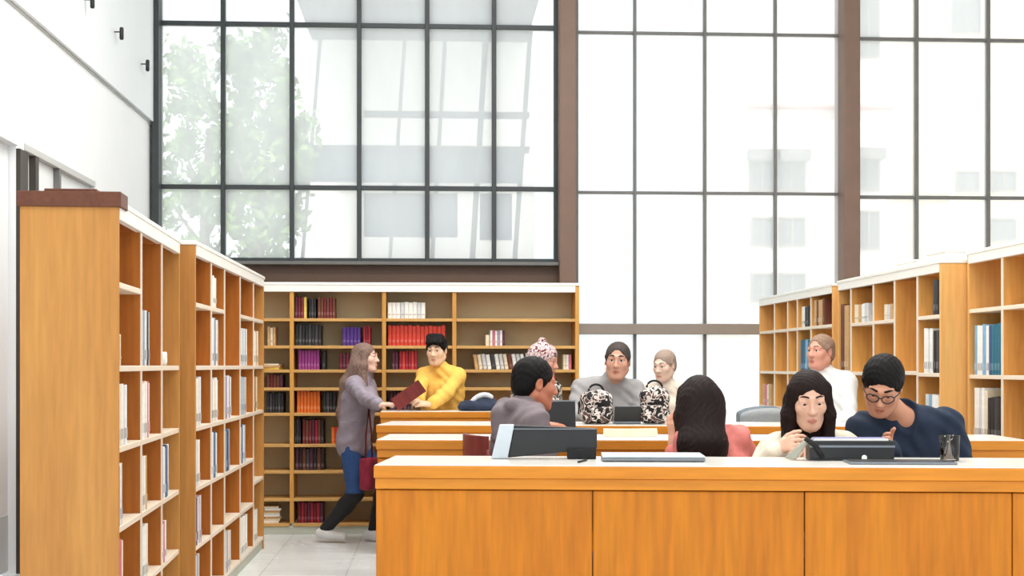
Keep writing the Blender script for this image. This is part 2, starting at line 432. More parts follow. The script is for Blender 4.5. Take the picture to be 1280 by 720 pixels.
# near left case, turned a little
pA = at(148, HOR, 6.17); pB = at(225, HOR, 8.1); LA = (pB-pA).length; rA = math.atan2(pB.y-pA.y, pB.x-pA.x)
S6 = [1.82, 1.46, 1.11, .765, .43, .10]
eA = [0]+[((pB-pA).length*f) for f in (.325, .66)]+[LA]
caseA = bookcase('tall birch bookcase in the left foreground with dark brown end cap', (pA.x, pA.y, 0), rA, LA, eA, .41, HB, [S6, S6[1:], S6[1:]], pale, cap=True)
LB = 3.35
yB = [yon(p, X2) for p in (244, 265, 281.6, 301, 317.6, 330)]
eB = [y-yB[0] for y in yB]; LB = eB[-1]
caseB = bookcase('long birch bookcase beyond the near left one, running towards the back wall', (X2, yB[0], 0), PI/2, LB, eB, .41, HB,
                 [S6, S6, [1.46, 1.11, .765, .43, .10], S6[:4]+[.43, .10], S6[:3]+[.58, .10]], pale)
# back case
YK = 12.38
zk = [az(450, p, YK) for p in (398, 432, 462, 484.5, 516, 555, 588, 622.5, 654)]
HK = az(450, 353, YK)-.012
xk = [ax(p, YK) for p in (325, 364.5, 480, 568, 724)]; xk[0] = xk[1]-.83
eK = [x-xk[0] for x in xk]
backm = (M['upright'], M['upright'], M['shelfwood'], M['backpanel'], M['fascia'])
caseK = bookcase('wide low-lit bookcase along the back below the left window', (xk[0], YK, 0), 0, eK[-1], eK, .36, HK, [zk]*4, backm, plinth=zk[-1], uw=.034, edge=False)
# right cases
X3 = 3.36
def rcase(label, px, X, levels, H, depth=.42, **k):
    ys = [yon(p, X) for p in px]           # far to near
    ed = [ys[0]-y for y in ys]
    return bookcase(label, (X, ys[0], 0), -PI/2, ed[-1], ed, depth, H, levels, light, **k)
SR = [1.80, 1.41, 1.03, .66, .30, .10]
caseU3 = rcase('brightly lit bookcase farthest along the right side, beside the bright window', (949, 967.5, 984, 996, 1013, 1041), X3, [[1.81, 1.405, 1.06, .7, .35, .1]]*5, 2.14)
caseU2 = rcase('brightly lit bookcase in the middle of the right side, behind the man with glasses', (1047, 1063, 1091, 1117.5, 1146, 1176), X3, [[1.42, 1.0, .6, .1], SR, SR, [1.42, 1.03, .6, .1], SR], 2.15)
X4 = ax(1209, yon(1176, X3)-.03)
caseU1 = rcase('brightly lit bookcase nearest on the right, cut by the photo edge', (1209, 1252, 1292, 1338), X4, [[1.83, 1.40, .98, .55, .1]]*3, 2.20)

# ------------------------------------------------------------------ books
_bk = {}
_bm = {}
CN = {'white': (238, 236, 230), 'pale grey': (206, 208, 210), 'blue-grey': (142, 154, 172), 'deep blue': (52, 84, 128), 'sky blue': (128, 172, 204),
      'cream': (232, 218, 190), 'tan': (200, 160, 108), 'dark red': (112, 28, 36), 'black': (34, 33, 36), 'brown': (108, 58, 38), 'purple': (78, 44, 128),
      'crimson': (158, 24, 48), 'magenta': (150, 56, 132), 'orange': (222, 108, 34), 'red': (206, 62, 44), 'teal': (40, 108, 130), 'plum': (84, 36, 60), 'mauve': (168, 150, 176),
      'charcoal': (58, 58, 62), 'pink': (206, 110, 130), 'yellow': (226, 196, 90)}
def bookmat(c):
    if c not in _bm: _bm[c] = mat('book_cloth_'+c.replace(' ', '_').replace('-', '_'), CN[c], .55, noise=.08, nscale=40)
    return _bm[c]
def bookmesh(t, h, d, c):
    key = (math.floor(t*1000)/1000, math.floor(h*200)/200, round(d, 2), c)
    if key in _bk: return _bk[key]
    t, h, d, _ = key
    bm = bmesh.new(); b = min(.0028, t*.16)
    n = 6; out = []; inn = []
    out.append((-t/2, d)); inn.append((-t/2+b, d))
    for i in range(n+1):
        a = PI*i/n
        out.append((-t/2*math.cos(a), .008-.008*math.sin(a))); inn.append((-(t/2-b)*math.cos(a), .012-.006*math.sin(a)))
    out.append((t/2, d)); inn.append((t/2-b, d))
    vs = []
    for z in (0, h):
        vs.append(([bm.verts.new((x, y, z)) for x, y in out], [bm.verts.new((x, y, z)) for x, y in inn]))
    N = len(out)
    for i in range(N-1):
        bm.faces.new((vs[0][0][i], vs[0][0][i+1], vs[1][0][i+1], vs[1][0][i])); bm.faces.new((vs[0][1][i+1], vs[0][1][i], vs[1][1][i], vs[1][1][i+1]))
        for q in (0, 1): bm.faces.new((vs[q][0][i], vs[q][1][i], vs[q][1][i+1], vs[q][0][i+1]))
    for i in (0, N-1): bm.faces.new((vs[0][0][i], vs[0][1][i], vs[1][1][i], vs[1][0][i]))
    bmesh.ops.recalc_face_normals(bm, faces=bm.faces)
    me = bpy.data.meshes.new('book_cover'); bm.to_mesh(me); bm.free(); me.materials.append(bookmat(c))
    bm = bmesh.new(); box(bm, -t/2+b, t/2-b, .0125, d-.006, .004, h-.004); pm = bpy.data.meshes.new('page_block'); bmesh.ops.recalc_face_normals(bm, faces=bm.faces); bm.to_mesh(pm); bm.free(); pm.materials.append(M['page'])
    bm = bmesh.new(); 
    w = t*.36
    box(bm, -w, w, -.0008, .003, .03, min(.075, h*.3)); sm = bpy.data.meshes.new('spine_label'); bmesh.ops.recalc_face_normals(bm, faces=bm.faces); bm.to_mesh(sm); bm.free()
    
    if c+'*' not in _bm: _bm[c+'*'] = mat('spine_title_'+c.replace(' ', '_').replace('-', '_'), [v*.82 for v in CN[c]] if sum(CN[c]) > 520 else [v+(235-v)*.22 for v in CN[c]], .5, noise=.06, nscale=60)
    sm.materials.append(_bm[c+'*'])
    _bk[key] = (me, pm, sm); return _bk[key]
ORD = ['first', 'second', 'third', 'fourth', 'fifth', 'sixth', 'seventh', 'eighth', 'ninth', 'tenth', 'eleventh', 'twelfth', 'thirteenth', 'fourteenth', 'fifteenth', 'sixteenth']
nbooks = 0
def row(case, cname, bayname, shelfname, x0, z, y, books, gap=.001, lean=None, parts=True, labels=True):
    """books: list of (colour, thickness, height, depth); x0 = local start"""
    global nbooks
    base = Matrix.Translation(case.location) @ Matrix.Rotation(case.rotation_euler.z, 4, 'Z')
    x = x0; n = len(books)
    for i, (c, t, h, d) in enumerate(books):
        me, pm, sm = bookmesh(t, h, d, c)
        o = bpy.data.objects.new('book', me); C.objects.link(o)
        ln = (lean[i] if lean else 0)
        t = math.floor(t*1000)/1000
        if ln > 0: x += .0005; off = x+t/2*math.cos(ln); zz = z+math.sin(ln)*t/2
        else: off = x+t/2*math.cos(ln)+math.sin(-ln)*0; zz = z+abs(math.sin(ln))*t/2
        mtx = base @ Matrix.Translation((off, y+random.uniform(0, .006), zz+.0003)) @ Matrix.Rotation(ln, 4, 'Y')
        o.location = mtx.to_translation(); o.rotation_euler = mtx.to_euler()
        where = f'{ORD[i]} in its row' if n > 1 else 'standing alone'
        tag(o, f'{c} book, {where}, {shelfname} shelf down, {bayname} bay, {cname}', 'book', f'books in the {cname}')
        nbooks += 1
        if o.name in ('book.242','book.244','book.245','book.246','book.362'): print('DBG', o['label'], o.location, t, h)
        if parts:
            p = bpy.data.objects.new('page_block', pm); C.objects.link(p); p.parent = o
            if labels:
                p = bpy.data.objects.new('spine_label', sm); C.objects.link(p); p.parent = o
        x += t*math.cos(ln)+gap+(0 if not ln else .004)
    return x
def mk(spec, h, d=.2, t=.034, hv=.03, tv=.25):
    return [(c, t*random.uniform(1-tv, 1+tv), h*random.uniform(1-hv*2, 1), d*random.uniform(.92, 1)) for c in spec]
Sn = ['top', 'second', 'third', 'fourth', 'fifth', 'lowest']
wB = ['white', 'pale grey', 'white', 'blue-grey', 'cream', 'white', 'pale grey']
# near left case
def lrow(case, cname, edges, bay, sh, zs, spec, h, off=.02, t=.036, bn=None):
    row(case, cname, ORD[bay], Sn[sh], edges[bay]+off+.014, zs, .001, mk(spec, h, .22, t))
cn = 'near left bookcase'
for bay, sh, z, spec, h in ((0, 1, 1.46, ['tan', 'cream'], .14), (0, 2, 1.11, ['white', 'pale grey', 'cream', 'white', 'pale grey', 'white'], .28), (0, 3, .765, ['blue-grey', 'white', 'pale grey'], .28), (0, 4, .43, ['white', 'pink', 'cream'], .28),
        (1, 1, 1.46, ['white', 'blue-grey', 'pale grey', 'white', 'charcoal', 'pale grey'], .27), (1, 2, 1.11, ['white', 'white', 'cream', 'white', 'pink', 'white'], .28), (1, 3, .765, ['white', 'cream', 'white', 'tan'], .27), (1, 4, .43, ['pale grey', 'white', 'white', 'cream', 'white'], .28),
        (2, 3, .765, ['blue-grey', 'white', 'sky blue', 'deep blue', 'charcoal', 'blue-grey', 'white'], .28), (2, 4, .43, ['white', 'pink', 'white'], .22), (2, 5, .10, ['white', 'cream', 'tan'], .25), (0, 5, .10, ['white', 'blue-grey', 'white', 'cream'], .27)):
    lrow(caseA, cn, eA, bay, sh, z, spec, h, off=.02)
# far left case
cn = 'far left bookcase'
ZB = [1.82, 1.46, 1.11, .765, .43, .10]
for bay, sh, z, spec, h, off in ((0, 2, 1.11, ['white', 'cream', 'white', 'pale grey', 'white'], .29, .02), (0, 3, .765, ['white', 'pale grey', 'white', 'cream'], .28, .02), (0, 4, .43, ['mauve', 'charcoal', 'white', 'mauve', 'pale grey', 'pink'], .28, .02), (0, 5, .10, ['white', 'pale grey', 'blue-grey', 'white'], .28, .02),
        (1, 0, 1.82, ['white', 'pale grey', 'white', 'cream'], .2, .05), (1, 1, 1.46, ['white', 'pale grey', 'blue-grey', 'deep blue', 'white', 'pale grey', 'cream'], .3, .04), (1, 2, 1.11, ['pale grey', 'white', 'cream', 'pale grey', 'white', 'white'], .28, .03), (1, 3, .765, ['white', 'sky blue', 'deep blue', 'blue-grey', 'white'], .29, .03),
        (2, 2, 1.11, ['mauve', 'blue-grey', 'white', 'pale grey', 'mauve', 'white'], .29, .06), (2, 3, .765, ['blue-grey', 'charcoal', 'deep blue', 'blue-grey', 'white'], .28, .06), (2, 5, .10, ['pale grey', 'mauve', 'white', 'cream', 'tan', 'white'], .28, .05),
        (3, 1, 1.46, ['pale grey', 'white', 'blue-grey', 'white', 'sky blue', 'white', 'cream'], .27, .06), (3, 2, 1.11, ['white', 'sky blue', 'pale grey', 'blue-grey', 'white', 'charcoal', 'white'], .28, .04), (3, 3, .765, ['white', 'deep blue', 'sky blue', 'white', 'pale grey', 'blue-grey'], .28, .04), (3, 5, .10, ['white', 'cream', 'white', 'cream', 'white', 'tan', 'white', 'white'], .29, .04),
        (4, 1, 1.46, ['white', 'cream', 'tan', 'pale grey', 'white'], .27, .06), (4, 2, 1.11, ['tan', 'brown', 'cream', 'tan'], .27, .06), (4, 3, .58, [], .3, .05), (4, 5, .10, ['white', 'cream', 'white', 'tan', 'white'], .27, .05)):
    if spec: lrow(caseB, cn, eB, bay, sh, z, spec, h, off=off, t=.04)
# back case: pixel extents
def krow(bay, sh, p0, p1, ptop, cols, lean=None, dep=.2, bn=('leftmost', 'second', 'third', 'right-hand')):
    z = zk[sh]; x0 = ax(p0, YK+.05)-xk[0]; x1 = ax(p1, YK+.05)-xk[0]; h = az(450, ptop, YK+.05)-z
    n = len(cols); t = (x1-x0)/n-.0015
    row(caseK, 'back bookcase', bn[bay], ['top', 'second', 'third', 'fourth', 'fifth', 'sixth', 'seventh', 'eighth', 'lowest'][sh], x0, z, .05,
        [(c, t*(1 if n < 3 else random.uniform(.9, 1.0)), h*random.uniform(.95, 1), dep) for c in cols], lean=lean, labels=True)
krow(1, 0, 368.5, 385, 370, ['plum', 'dark red', 'dark red', 'yellow'])
krow(1, 0, 386, 396, 372, ['black', 'charcoal', 'black'])
krow(1, 0, 397, 421, 371, ['brown', 'brown', 'dark red', 'brown', 'dark red', 'brown'])
krow(1, 1, 369, 404, 405, ['black', 'charcoal', 'black', 'black', 'charcoal', 'black', 'charcoal', 'black'])
krow(1, 1, 428, 453, 408, ['purple', 'purple', 'purple', 'purple', 'purple'])
krow(1, 1, 454, 464, 407, ['crimson', 'dark red', 'crimson'])
krow(1, 2, 373, 402, 437, ['magenta']*7)
krow(1, 2, 403, 407, 437, ['black'])
krow(1, 2, 424, 442, 441, ['dark red', 'plum', 'dark red', 'plum'])
krow(1, 4, 371, 402, 488, ['orange']*7)
krow(1, 4, 404, 421, 489, ['black', 'charcoal', 'black', 'black'])
krow(1, 5, 368.5, 377, 523, ['black', 'charcoal', 'black'])
krow(1, 5, 378, 407, 524, ['dark red', 'brown', 'dark red', 'plum', 'crimson', 'brown', 'black'])
krow(1, 5, 414, 434, 533, ['orange', 'red', 'orange', 'orange'])
krow(1, 6, 369, 408, 559, ['plum', 'black', 'brown', 'charcoal', 'plum', 'black', 'brown', 'black'])
krow(1, 8, 372, 407, 627, ['dark red', 'crimson', 'dark red', 'plum', 'crimson', 'dark red', 'crimson', 'plum'])
krow(0, 1, 334, 345, 408, ['tan', 'cream', 'tan'])
krow(0, 3, 333, 355, 468, ['brown', 'dark red', 'brown', 'brown', 'plum'])
krow(0, 4, 333, 357, 490, ['black', 'charcoal', 'black', 'black', 'charcoal', 'black'])
krow(2, 0, 484.5, 535, 377, ['white']*3+['pale grey']+['white']*3+['pale grey']+['white'])
krow(2, 1, 485, 562, 406, ['red']*14)
krow(2, 2, 490, 498, 439, ['plum', 'plum'])
krow(2, 2, 499, 524, 438, ['crimson', 'red', 'crimson', 'crimson', 'red', 'crimson'])
krow(2, 4, 487, 520, 488, ['plum', 'black', 'dark red', 'black', 'plum', 'black', 'brown'])
krow(3, 1, 607, 612, 418, ['cream'])
krow(3, 1, 612.5, 633, 412, ['white', 'pink', 'white', 'mauve', 'white', 'plum'])
krow(3, 2, 594, 656, 442, ['tan', 'cream', 'pale grey', 'white', 'charcoal', 'white', 'pale grey', 'cream', 'brown', 'white', 'pale grey', 'white'], lean=[-.16]*12)
krow(3, 2, 657, 680, 440, ['pale grey', 'charcoal', 'white', 'pale grey'])
krow(3, 2, 704, 716, 442, ['cream', 'white', 'pink'])
# right cases: x local runs far to near
def rrow(case, cname, bayname, px0, px1, X, sh, z, h, cols):
    y0, y1 = yon(px0, X+.003), yon(px1, X+.003)
    x0 = max(case.location.y-y0, .034)
    k = max(1, round((y0-y1)/len(cols)/.05)); cols = [c for c in cols for _ in range(k)]
    n = len(cols); t = (y0-y1)/n-.0015
    row(case, cname, bayname, Sn[sh], x0, z, .001, [(c, t, h*random.uniform(.95, 1), .24) for c in cols])
rrow(caseU1, 'nearest right bookcase', 'far', 1217, 1251, X4, 1, 1.40, .33, ['sky blue', 'white', 'white', 'sky blue', 'white', 'deep blue', 'teal', 'teal', 'teal'])
rrow(caseU1, 'nearest right bookcase', 'far', 1217, 1233, X4, 2, .98, .34, ['white', 'white', 'pale grey', 'white', 'cream'])
rrow(caseU1, 'nearest right bookcase', 'far', 1234, 1250.5, X4, 2, .98, .29, ['black', 'black', 'charcoal', 'black'])
cn = 'middle right bookcase'
rrow(caseU2, cn, 'second', 1068, 1085, X3, 0, 1.80, .15, ['cream', 'tan', 'white', 'pale grey'])
rrow(caseU2, cn, 'third', 1104, 1115, X3, 0, 1.80, .12, ['cream', 'pale grey', 'tan'])
rrow(caseU2, cn, 'nearest', 1165, 1173, X3, 0, 1.80, .24, ['charcoal', 'black'])
rrow(caseU2, cn, 'nearest', 1153.5, 1165, X3, 1, 1.41, .31, ['white', 'white', 'pale grey', 'white'])
rrow(caseU2, cn, 'nearest', 1165.2, 1173, X3, 1, 1.41, .30, ['black', 'charcoal'])
rrow(caseU2, cn, 'nearest', 1156, 1172, X3, 2, 1.03, .24, ['pale grey', 'sky blue', 'white', 'white'])
cn = 'farthest right bookcase'
rrow(caseU3, cn, 'fourth', 1001, 1010, X3, 0, 1.81, .19, ['cream', 'white', 'charcoal', 'charcoal'])
rrow(caseU3, cn, 'fourth', 999.5, 1011, X3, 1, 1.405, .3, ['teal', 'deep blue', 'teal', 'sky blue', 'teal'])
rrow(caseU3, cn, 'fifth', 1017, 1030, X3, 0, 1.81, .235, ['tan', 'brown', 'tan', 'tan', 'brown'])
rrow(caseU3, cn, 'first', 953, 963, X3, 2, 1.06, .22, ['tan', 'pink', 'cream', 'tan'])
rrow(caseU2, cn.replace('farthest', 'middle'), 'first', 1050, 1060, X3, 0, 1.42, .56, ['brown', 'tan'])
print('BOOKS', nbooks)

# paper roll, loose stacks
def at_case(case, x, y, z):
    return Matrix.Translation(case.location) @ Matrix.Rotation(case.rotation_euler.z, 4, 'Z') @ Vector((x, y, z))
t = thing('paper_roll', at_case(caseA, eA[2]+.2, .12, 1.46+.037), rA, 'white paper roll lying on shelf of the near left bookcase, farthest bay', 'paper roll')
b = bmesh.new()
prof = [(.012, -.11), (.036, -.11), (.036, .11), (.012, .11), (.012, -.11)]
lathe(b, prof, 24); bmesh.ops.rotate(b, verts=b.verts, matrix=Matrix.Rotation(PI/2, 3, 'X')); fin('roll', b, M['paper'], t)
def stack(label, p, rz, n, w, d, th, m, group):
    for i in range(n):
        o = bx('document_stack' if n == 1 else 'booklet', -w/2, w/2, -d/2, d/2, 0, th-.0006, m[i % len(m)], None, .001, (p[0]+random.uniform(-.008, .008), p[1]+random.uniform(-.006, .006), p[2]+i*th+.0005), (0, 0, rz+random.uniform(-.08, .08)))
        tag(o, label.format(o=('lowest', 'second', 'third', 'fourth', 'fifth', 'sixth', 'seventh', 'eighth', 'topmost')[i] if i < n-1 else 'topmost'), 'booklet', group)
pk = at(340, HOR, YK+.16)
stack('pale booklet on lowest shelf of back bookcase, {o} of its pile', (pk.x, YK+.16, zk[8]), .1, 8, .14, .2, .018, [M['paper'], bookmat('cream'), bookmat('tan')], 'booklets piled on lowest back shelf')
pk = at(341, HOR, YK+.16)
stack('yellowish booklet lying on third shelf of back bookcase, {o} of its pile', (pk.x, YK+.16, zk[2]), -.1, 3, .16, .2, .017, [bookmat('yellow'), bookmat('tan'), bookmat('cream')], 'booklets lying on third back shelf')
# a flat light purple box on top of the purple books
pk = at(441, HOR, YK+.12)
# flat cartons on top of the right cases
for k, (px, Y, w, d, h, lab) in enumerate(((1132, 10.1, .3, .42, .05, 'flat pale carton on top of the middle right bookcase, farther one'), (1188, 9.5, .3, .34, .07, 'flat pale carton on top of the middle right bookcase, nearer one'))):
    t = thing('carton', (X3+.21, Y, 2.162), 0, lab, 'box', 'flat cartons on the right bookcases')
    bx('carton_body', -w/2, w/2, -d/2, d/2, .0008, h-.012, M['fascia'], t, .003)
    bx('lid', -w/2-.006, w/2+.006, -d/2-.006, d/2+.006, h-.0118, h, M['paper'], t, .003)

# ------------------------------------------------------------------ counters
def counter(label, p0, rz, L, depth, z, joints, name='counter', lip=.05):
    """front left top corner at p0 (x,y); front faces -y"""
    t = thing(name, (p0[0], p0[1], 0), rz, label, 'counter')
    tk = .05
    b = bmesh.new(); box(b, 0, L, 0, depth, z-tk, z-.004); fin('countertop', b, M['counter_h'], t, bevel=.002, seg=1)
    b = bmesh.new(); box(b, .003, L-.003, .003, depth-.003, z-.0038, z); fin('laminate_surface', b, M['laminate'], t, bevel=.0015, seg=1)
    bx('apron_rail', .004, L-.004, .012, .034, z-tk-.042, z-tk-.0005, M['counter_h'], t, .002)
    es = [.004]+joints+[L-.004]
    for a, c in zip(es, es[1:]):
        bx('front_panel', a+.002, c-.002, .02, .042, .05, z-tk-.046, M['counter'], t, .003)
    bx('kick_board', .02, L-.02, .06, .08, 0, .0495, M['cap'], t)
    bx('side_panel', .004, .03, .043, depth-.02, 0, z-tk-.0005, M['counter'], t)
    bx('side_panel', L-.03, L-.004, .043, depth-.02, 0, z-tk-.0005, M['counter'], t)
    bx('modesty_rail', .031, L-.031, .05, .07, z-tk-.2, z-tk-.001, M['counter'], t)
    return t
ZT = 1.085
def cfront(px0, py0, px1, py1, z):
    """front edge line through two pixels at height z -> p0, rotation"""
    def pt(px, py):
        v = (HOR-py)/F; t = (z-EYE)/v; u = (px-640)/F
        return Vector((t*(math.sin(YAW)+u*math.cos(YAW)), t*(math.cos(YAW)-u*math.sin(YAW)), z))
    a, b = pt(px0, py0), pt(px1, py1); d = b-a
    return a, math.atan2(d.y, d.x), d.length
a1, r1, l1 = cfront(467, 581, 1280, 584.5, ZT)
def proj(x, y, z):
    vx = x*math.cos(YAW)-y*math.sin(YAW); vy = x*math.sin(YAW)+y*math.cos(YAW)
    return 640+F*vx/vy, HOR-F*(z-EYE)/vy
c1 = counter('long honey-coloured wooden counter across the foreground with pale top', a1, r1, l1+.35, .56, ZT,
             [l1*.343, l1*.67, l1*.985])
a2, r2, l2 = cfront(470, 549.5, 1288, 550.5, ZT)
c2 = counter('second wooden counter, directly behind the foreground one, with pale top', a2, r2, l2, .60, ZT, [l2*.25, l2*.5, l2*.75])
a3, r3, l3 = cfront(470, 531, 1130, 533, ZT)
c3 = counter('third wooden counter back from the foreground, with pale top', a3, r3, l3, .62, ZT, [l3*.3, l3*.65])
Z4 = 1.105
a4, r4, l4 = cfront(475, 514.5, 700, 515, Z4)
c4 = counter('short rearmost wooden counter in front of the back bookcase', a4, 0, l4, .36, Z4, [l4*.5])
def on(c, x, y): return Matrix.Translation(c.location) @ Matrix.Rotation(c.rotation_euler.z, 4, 'Z') @ Vector((x, y, 0))
print('C', a1, r1, a2, r2, a3, r3, a4, r4)

# ------------------------------------------------------------------ outside the windows
M['paving'] = mat('pale_paving', (226, 224, 216), .8, noise=.05, nscale=2)
M['leaf'] = mat('leaf_green', (112, 140, 66), .6, noise=.65, nscale=2.2)
M['bark'] = mat('bark', (120, 104, 88), .9, noise=.2, nscale=10)
M['concrete'] = mat('grey_concrete', (44, 50, 54), .8, noise=.06, nscale=3)
M['slatewall'] = mat('slate_glazing', (36, 48, 70), .4, noise=.08, nscale=2)
M['render1'] = mat('pale_render', (240, 232, 226), .8, noise=.02, nscale=2)
M['render2'] = mat('cream_render', (240, 226, 200), .8, noise=.02, nscale=2)
M['cornice'] = mat('pinkish_cornice', (206, 158, 150), .8, noise=.05, nscale=2)
M['dimpane'] = mat('grey_window_pane', (120, 120, 120), .3, noise=.08, nscale=2)
M['awning'] = mat('grey_awning', (134, 126, 120), .8, noise=.05, nscale=5)
sbox('ground_outside', -40, 60, W+.31, 90, -.4, -.05, M['paving'])
bpy.data.objects['ground_outside'].name = 'pavement'
def tree(label, px, Y, zc, rx, rz, n, seed):
    rng = random.Random(seed); x = ax(px, Y)
    t = thing('tree', (x, Y, -.05), 0, label, 'tree', 'trees outside')
    b = bmesh.new()
    tube(b, ((0,0,0), (.05,0,zc*.35), (-.04,.05,zc*.7), (.02,0,zc)), [.14,.11,.09,.04], 10)
    for k in range(9):
        a = k*2.4; z0 = zc*(.45+.05*k); tube(b, ((0,0,z0), (math.cos(a)*rx*.35, math.sin(a)*rx*.35, z0+rz*.2), (math.cos(a)*rx*.75, math.sin(a)*rx*.75, z0+rz*.45)), [.05,.035,.012], 6)
    fin('trunk', b, M['bark'], t, smooth=True)
    verts = []; faces = []
    cl = []
    for k in range(80):
        while True:
            p = Vector((rng.uniform(-1,1), rng.uniform(-1,1), rng.uniform(-1,1)))
            if .25 < p.length < 1: break
        cl.append((Vector((p.x*rx, p.y*rx, zc+p.z*rz)), rng.uniform(.18,.45)*rx))
    for k in range(n):
        c, r = rng.choice(cl); d = Vector((rng.gauss(0,1), rng.gauss(0,1), rng.gauss(0,1))).normalized()*r*min(1.5, abs(rng.gauss(0,.6)))
        q = c+d; s = rng.uniform(.045,.085)
        u = Vector((rng.gauss(0,1), rng.gauss(0,1), rng.gauss(0,1))).normalized(); v = u.cross(Vector((rng.gauss(0,1), rng.gauss(0,1), rng.gauss(0,1)))).normalized()
        i = len(verts); w_ = u.cross(v)*s*.25
        verts += [q-u*s*1.5, q+v*s*.7+w_, q+u*s*1.5, q-v*s*.7+w_]; faces.append((i, i+1, i+2, i+3))
    me = bpy.data.meshes.new('foliage'); me.from_pydata([tuple(v) for v in verts], [], faces)
    link('foliage', me, M['leaf'], t)
    return t
tree('leafy green tree seen through the left window, left one of a pair', 258, 24.6, az(258, 175, 24.6), .85, 2.0, 3600, 1)
tree('leafy green tree seen through the left window, right one of a pair', 326, 21.2, az(326, 195, 21.2), .8, 1.9, 4200, 2)
YP = 26.0
def bar(b, p, q, w, d):
    p, q = Vector(p), Vector(q); v = [b.verts.new(x) for x in (p+Vector((-w,-d,0)), p+Vector((w,-d,0)), p+Vector((w,d,0)), p+Vector((-w,d,0)), q+Vector((-w,-d,0)), q+Vector((w,-d,0)), q+Vector((w,d,0)), q+Vector((-w,d,0)))]
    for f in ((0,3,2,1),(4,5,6,7),(0,1,5,4),(1,2,6,5),(2,3,7,6),(3,0,4,7)): b.faces.new([v[i] for i in f])
pav = thing('pavilion', (0, 0, 0), 0, 'grey pavilion with slanted columns seen through the left window', 'building')
for (x1, y1, x2, y2, wd) in ((404, 4, 380, 300, 3), (509, 4, 487, 330, 4), (559, 4, 540, 330, 5), (610, 4, 590, 330, 6.5), (663, 40, 643, 330, 5)):
    b = bmesh.new(); q = at(x2, y2, YP); p = at(x1, y1, YP); e = q+(q-p)*((q.z+.05)/(p.z-q.z)); e.z = -.05
    bar(b, e, p, wd*.0075, .12); fin('column', b, M['concrete'], pav)
def pbox(name, px0, px1, py0, py1, y0, y1, m, parent):
    a, c = at(px0, py1, y0), at(px1, py0, y0); return bx(name, a.x, c.x, y0, y1, a.z, c.z, m, parent, .01)
pbox('beam', 455, 662, 140, 145, YP+.2, YP+.4, M['concrete'], pav)
pbox('beam', 380, 662, 183, 187, YP+.2, YP+.5, M['concrete'], pav)
pbox('parapet_band', 372, 652, 188, 226, YP+.25, YP+.45, M['slatewall'], pav)
pbox('glazed_wall', 455, 572, 242, 296, YP+.6, YP+.7, M['slatewall'], pav)
pbox('glazed_wall', 600, 640, 242, 300, YP+.6, YP+.7, M['slatewall'], pav)
bx('roof_slab', ax(372, YP), ax(672, YP), YP-.3, YP+3.4, az(500, 4, YP), az(500, -12, YP), M['concrete'], pav, .01)
pbox('rear_wall', 372, 668, 0, 640, YP+3, YP+3.2, M['render1'], pav)
def building(label, px0, px1, ytop, Y, m, wins, cornice=None):
    a, c = ax(px0, Y), ax(px1, Y); ht = az(px0, ytop, Y)
    t = thing('building', (a, Y, -.05), 0, label, 'building')
    bx('facade', 0, c-a, 0, 6, 0, ht, m, t, .01)
    if cornice: bx('cornice', -.05, c-a+.05, -.18, -.001, az(px0, cornice+2, Y), az(px0, cornice-2, Y), M['cornice'], t, .01)
    for (p0, p1, q0, q1, aw) in wins:
        p, q = at(p0, q1, Y), at(p1, q0, Y)
        b = bmesh.new(); x0, x1, z0, z1 = p.x-a, q.x-a, p.z+.05, q.z+.05; g = .05
        box(b, x0-g, x1+g, -.06, -.001, z0-g, z0); box(b, x0-g, x1+g, -.06, -.001, z1, z1+g); box(b, x0-g, x0, -.06, -.001, z0, z1); box(b, x1, x1+g, -.06, -.001, z0, z1); box(b, (x0+x1)/2-.025, (x0+x1)/2+.025, -.05, -.001, z0, z1)
        f = fin('window', b, M['framewarm'], t)
        bx('pane', x0, x1, -.02, -.0012, z0, z1, M['dimpane'], f, 0)
        if aw: bx('awning', x0-.1, x1+.1, -.35, -.062, z1-.02, z1+.24, M['awning'], t, .02)
    return t
building('pale building with grey awnings seen through the right windows', 935, 1114, -60, 32, M['render1'],
         [(938, 967, 202, 236, True), (972, 1004, 202, 236, True), (1073, 1097, 200, 236, True), (940, 967, 274, 306, False), (976, 1004, 274, 306, False), (1074, 1097, 266, 310, False), (1073, 1097, -2, 70, False), (940, 967, 344, 376, False), (976, 1004, 344, 376, False)], 131)
building('cream building at the far right outside the windows', 1186, 1330, 168, 36, M['render2'],
         [(1241, 1268, 216, 237, False), (1241, 1268, 275, 300, False), (1296, 1320, 216, 237, False), (1196, 1222, 216, 237, False)])
building('tall cream building set back behind the far right one', 1186, 1450, -80, 46, M['render2'], [(1190, 1224, -20, 40, False), (1300, 1334, -20, 40, False)])

# ------------------------------------------------------------------ people
def rot3(yaw=0, pitch=0, roll=0):
    return np.array(Matrix.Rotation(yaw, 3, 'Z') @ Matrix.Rotation(pitch, 3, 'X') @ Matrix.Rotation(roll, 3, 'Y'))
def nrm(v): v = np.asarray(v, float); return v/np.linalg.norm(v)
def ik(a, t, l1, l2, pole):
    a, t = V3(a), V3(t); d = t-a; L = np.linalg.norm(d)
    if L > (l1+l2)*.995: t = a+d/L*(l1+l2)*.995; d = t-a; L = np.linalg.norm(d)
    c = (l1*l1+L*L-l2*l2)/(2*l1*L); n = d/L
    p = V3(pole); p = p-n*(p @ n); p = nrm(p)
    return a+n*l1*c+p*l1*math.sqrt(max(0, 1-c*c)), t
SK = {}
def skin(c):
    if c not in SK: SK[c] = mat('skin_tone', c, .5, noise=.04, nscale=25)
    return SK[c]
LIP = {}
def lipm(c):
    if c not in LIP: LIP[c] = mat('lip_tone', c, .45, noise=.04, nscale=40)
    return LIP[c]
M['eyewhite'] = mat('eye_white', (232, 228, 222), .25, noise=.02, nscale=40)
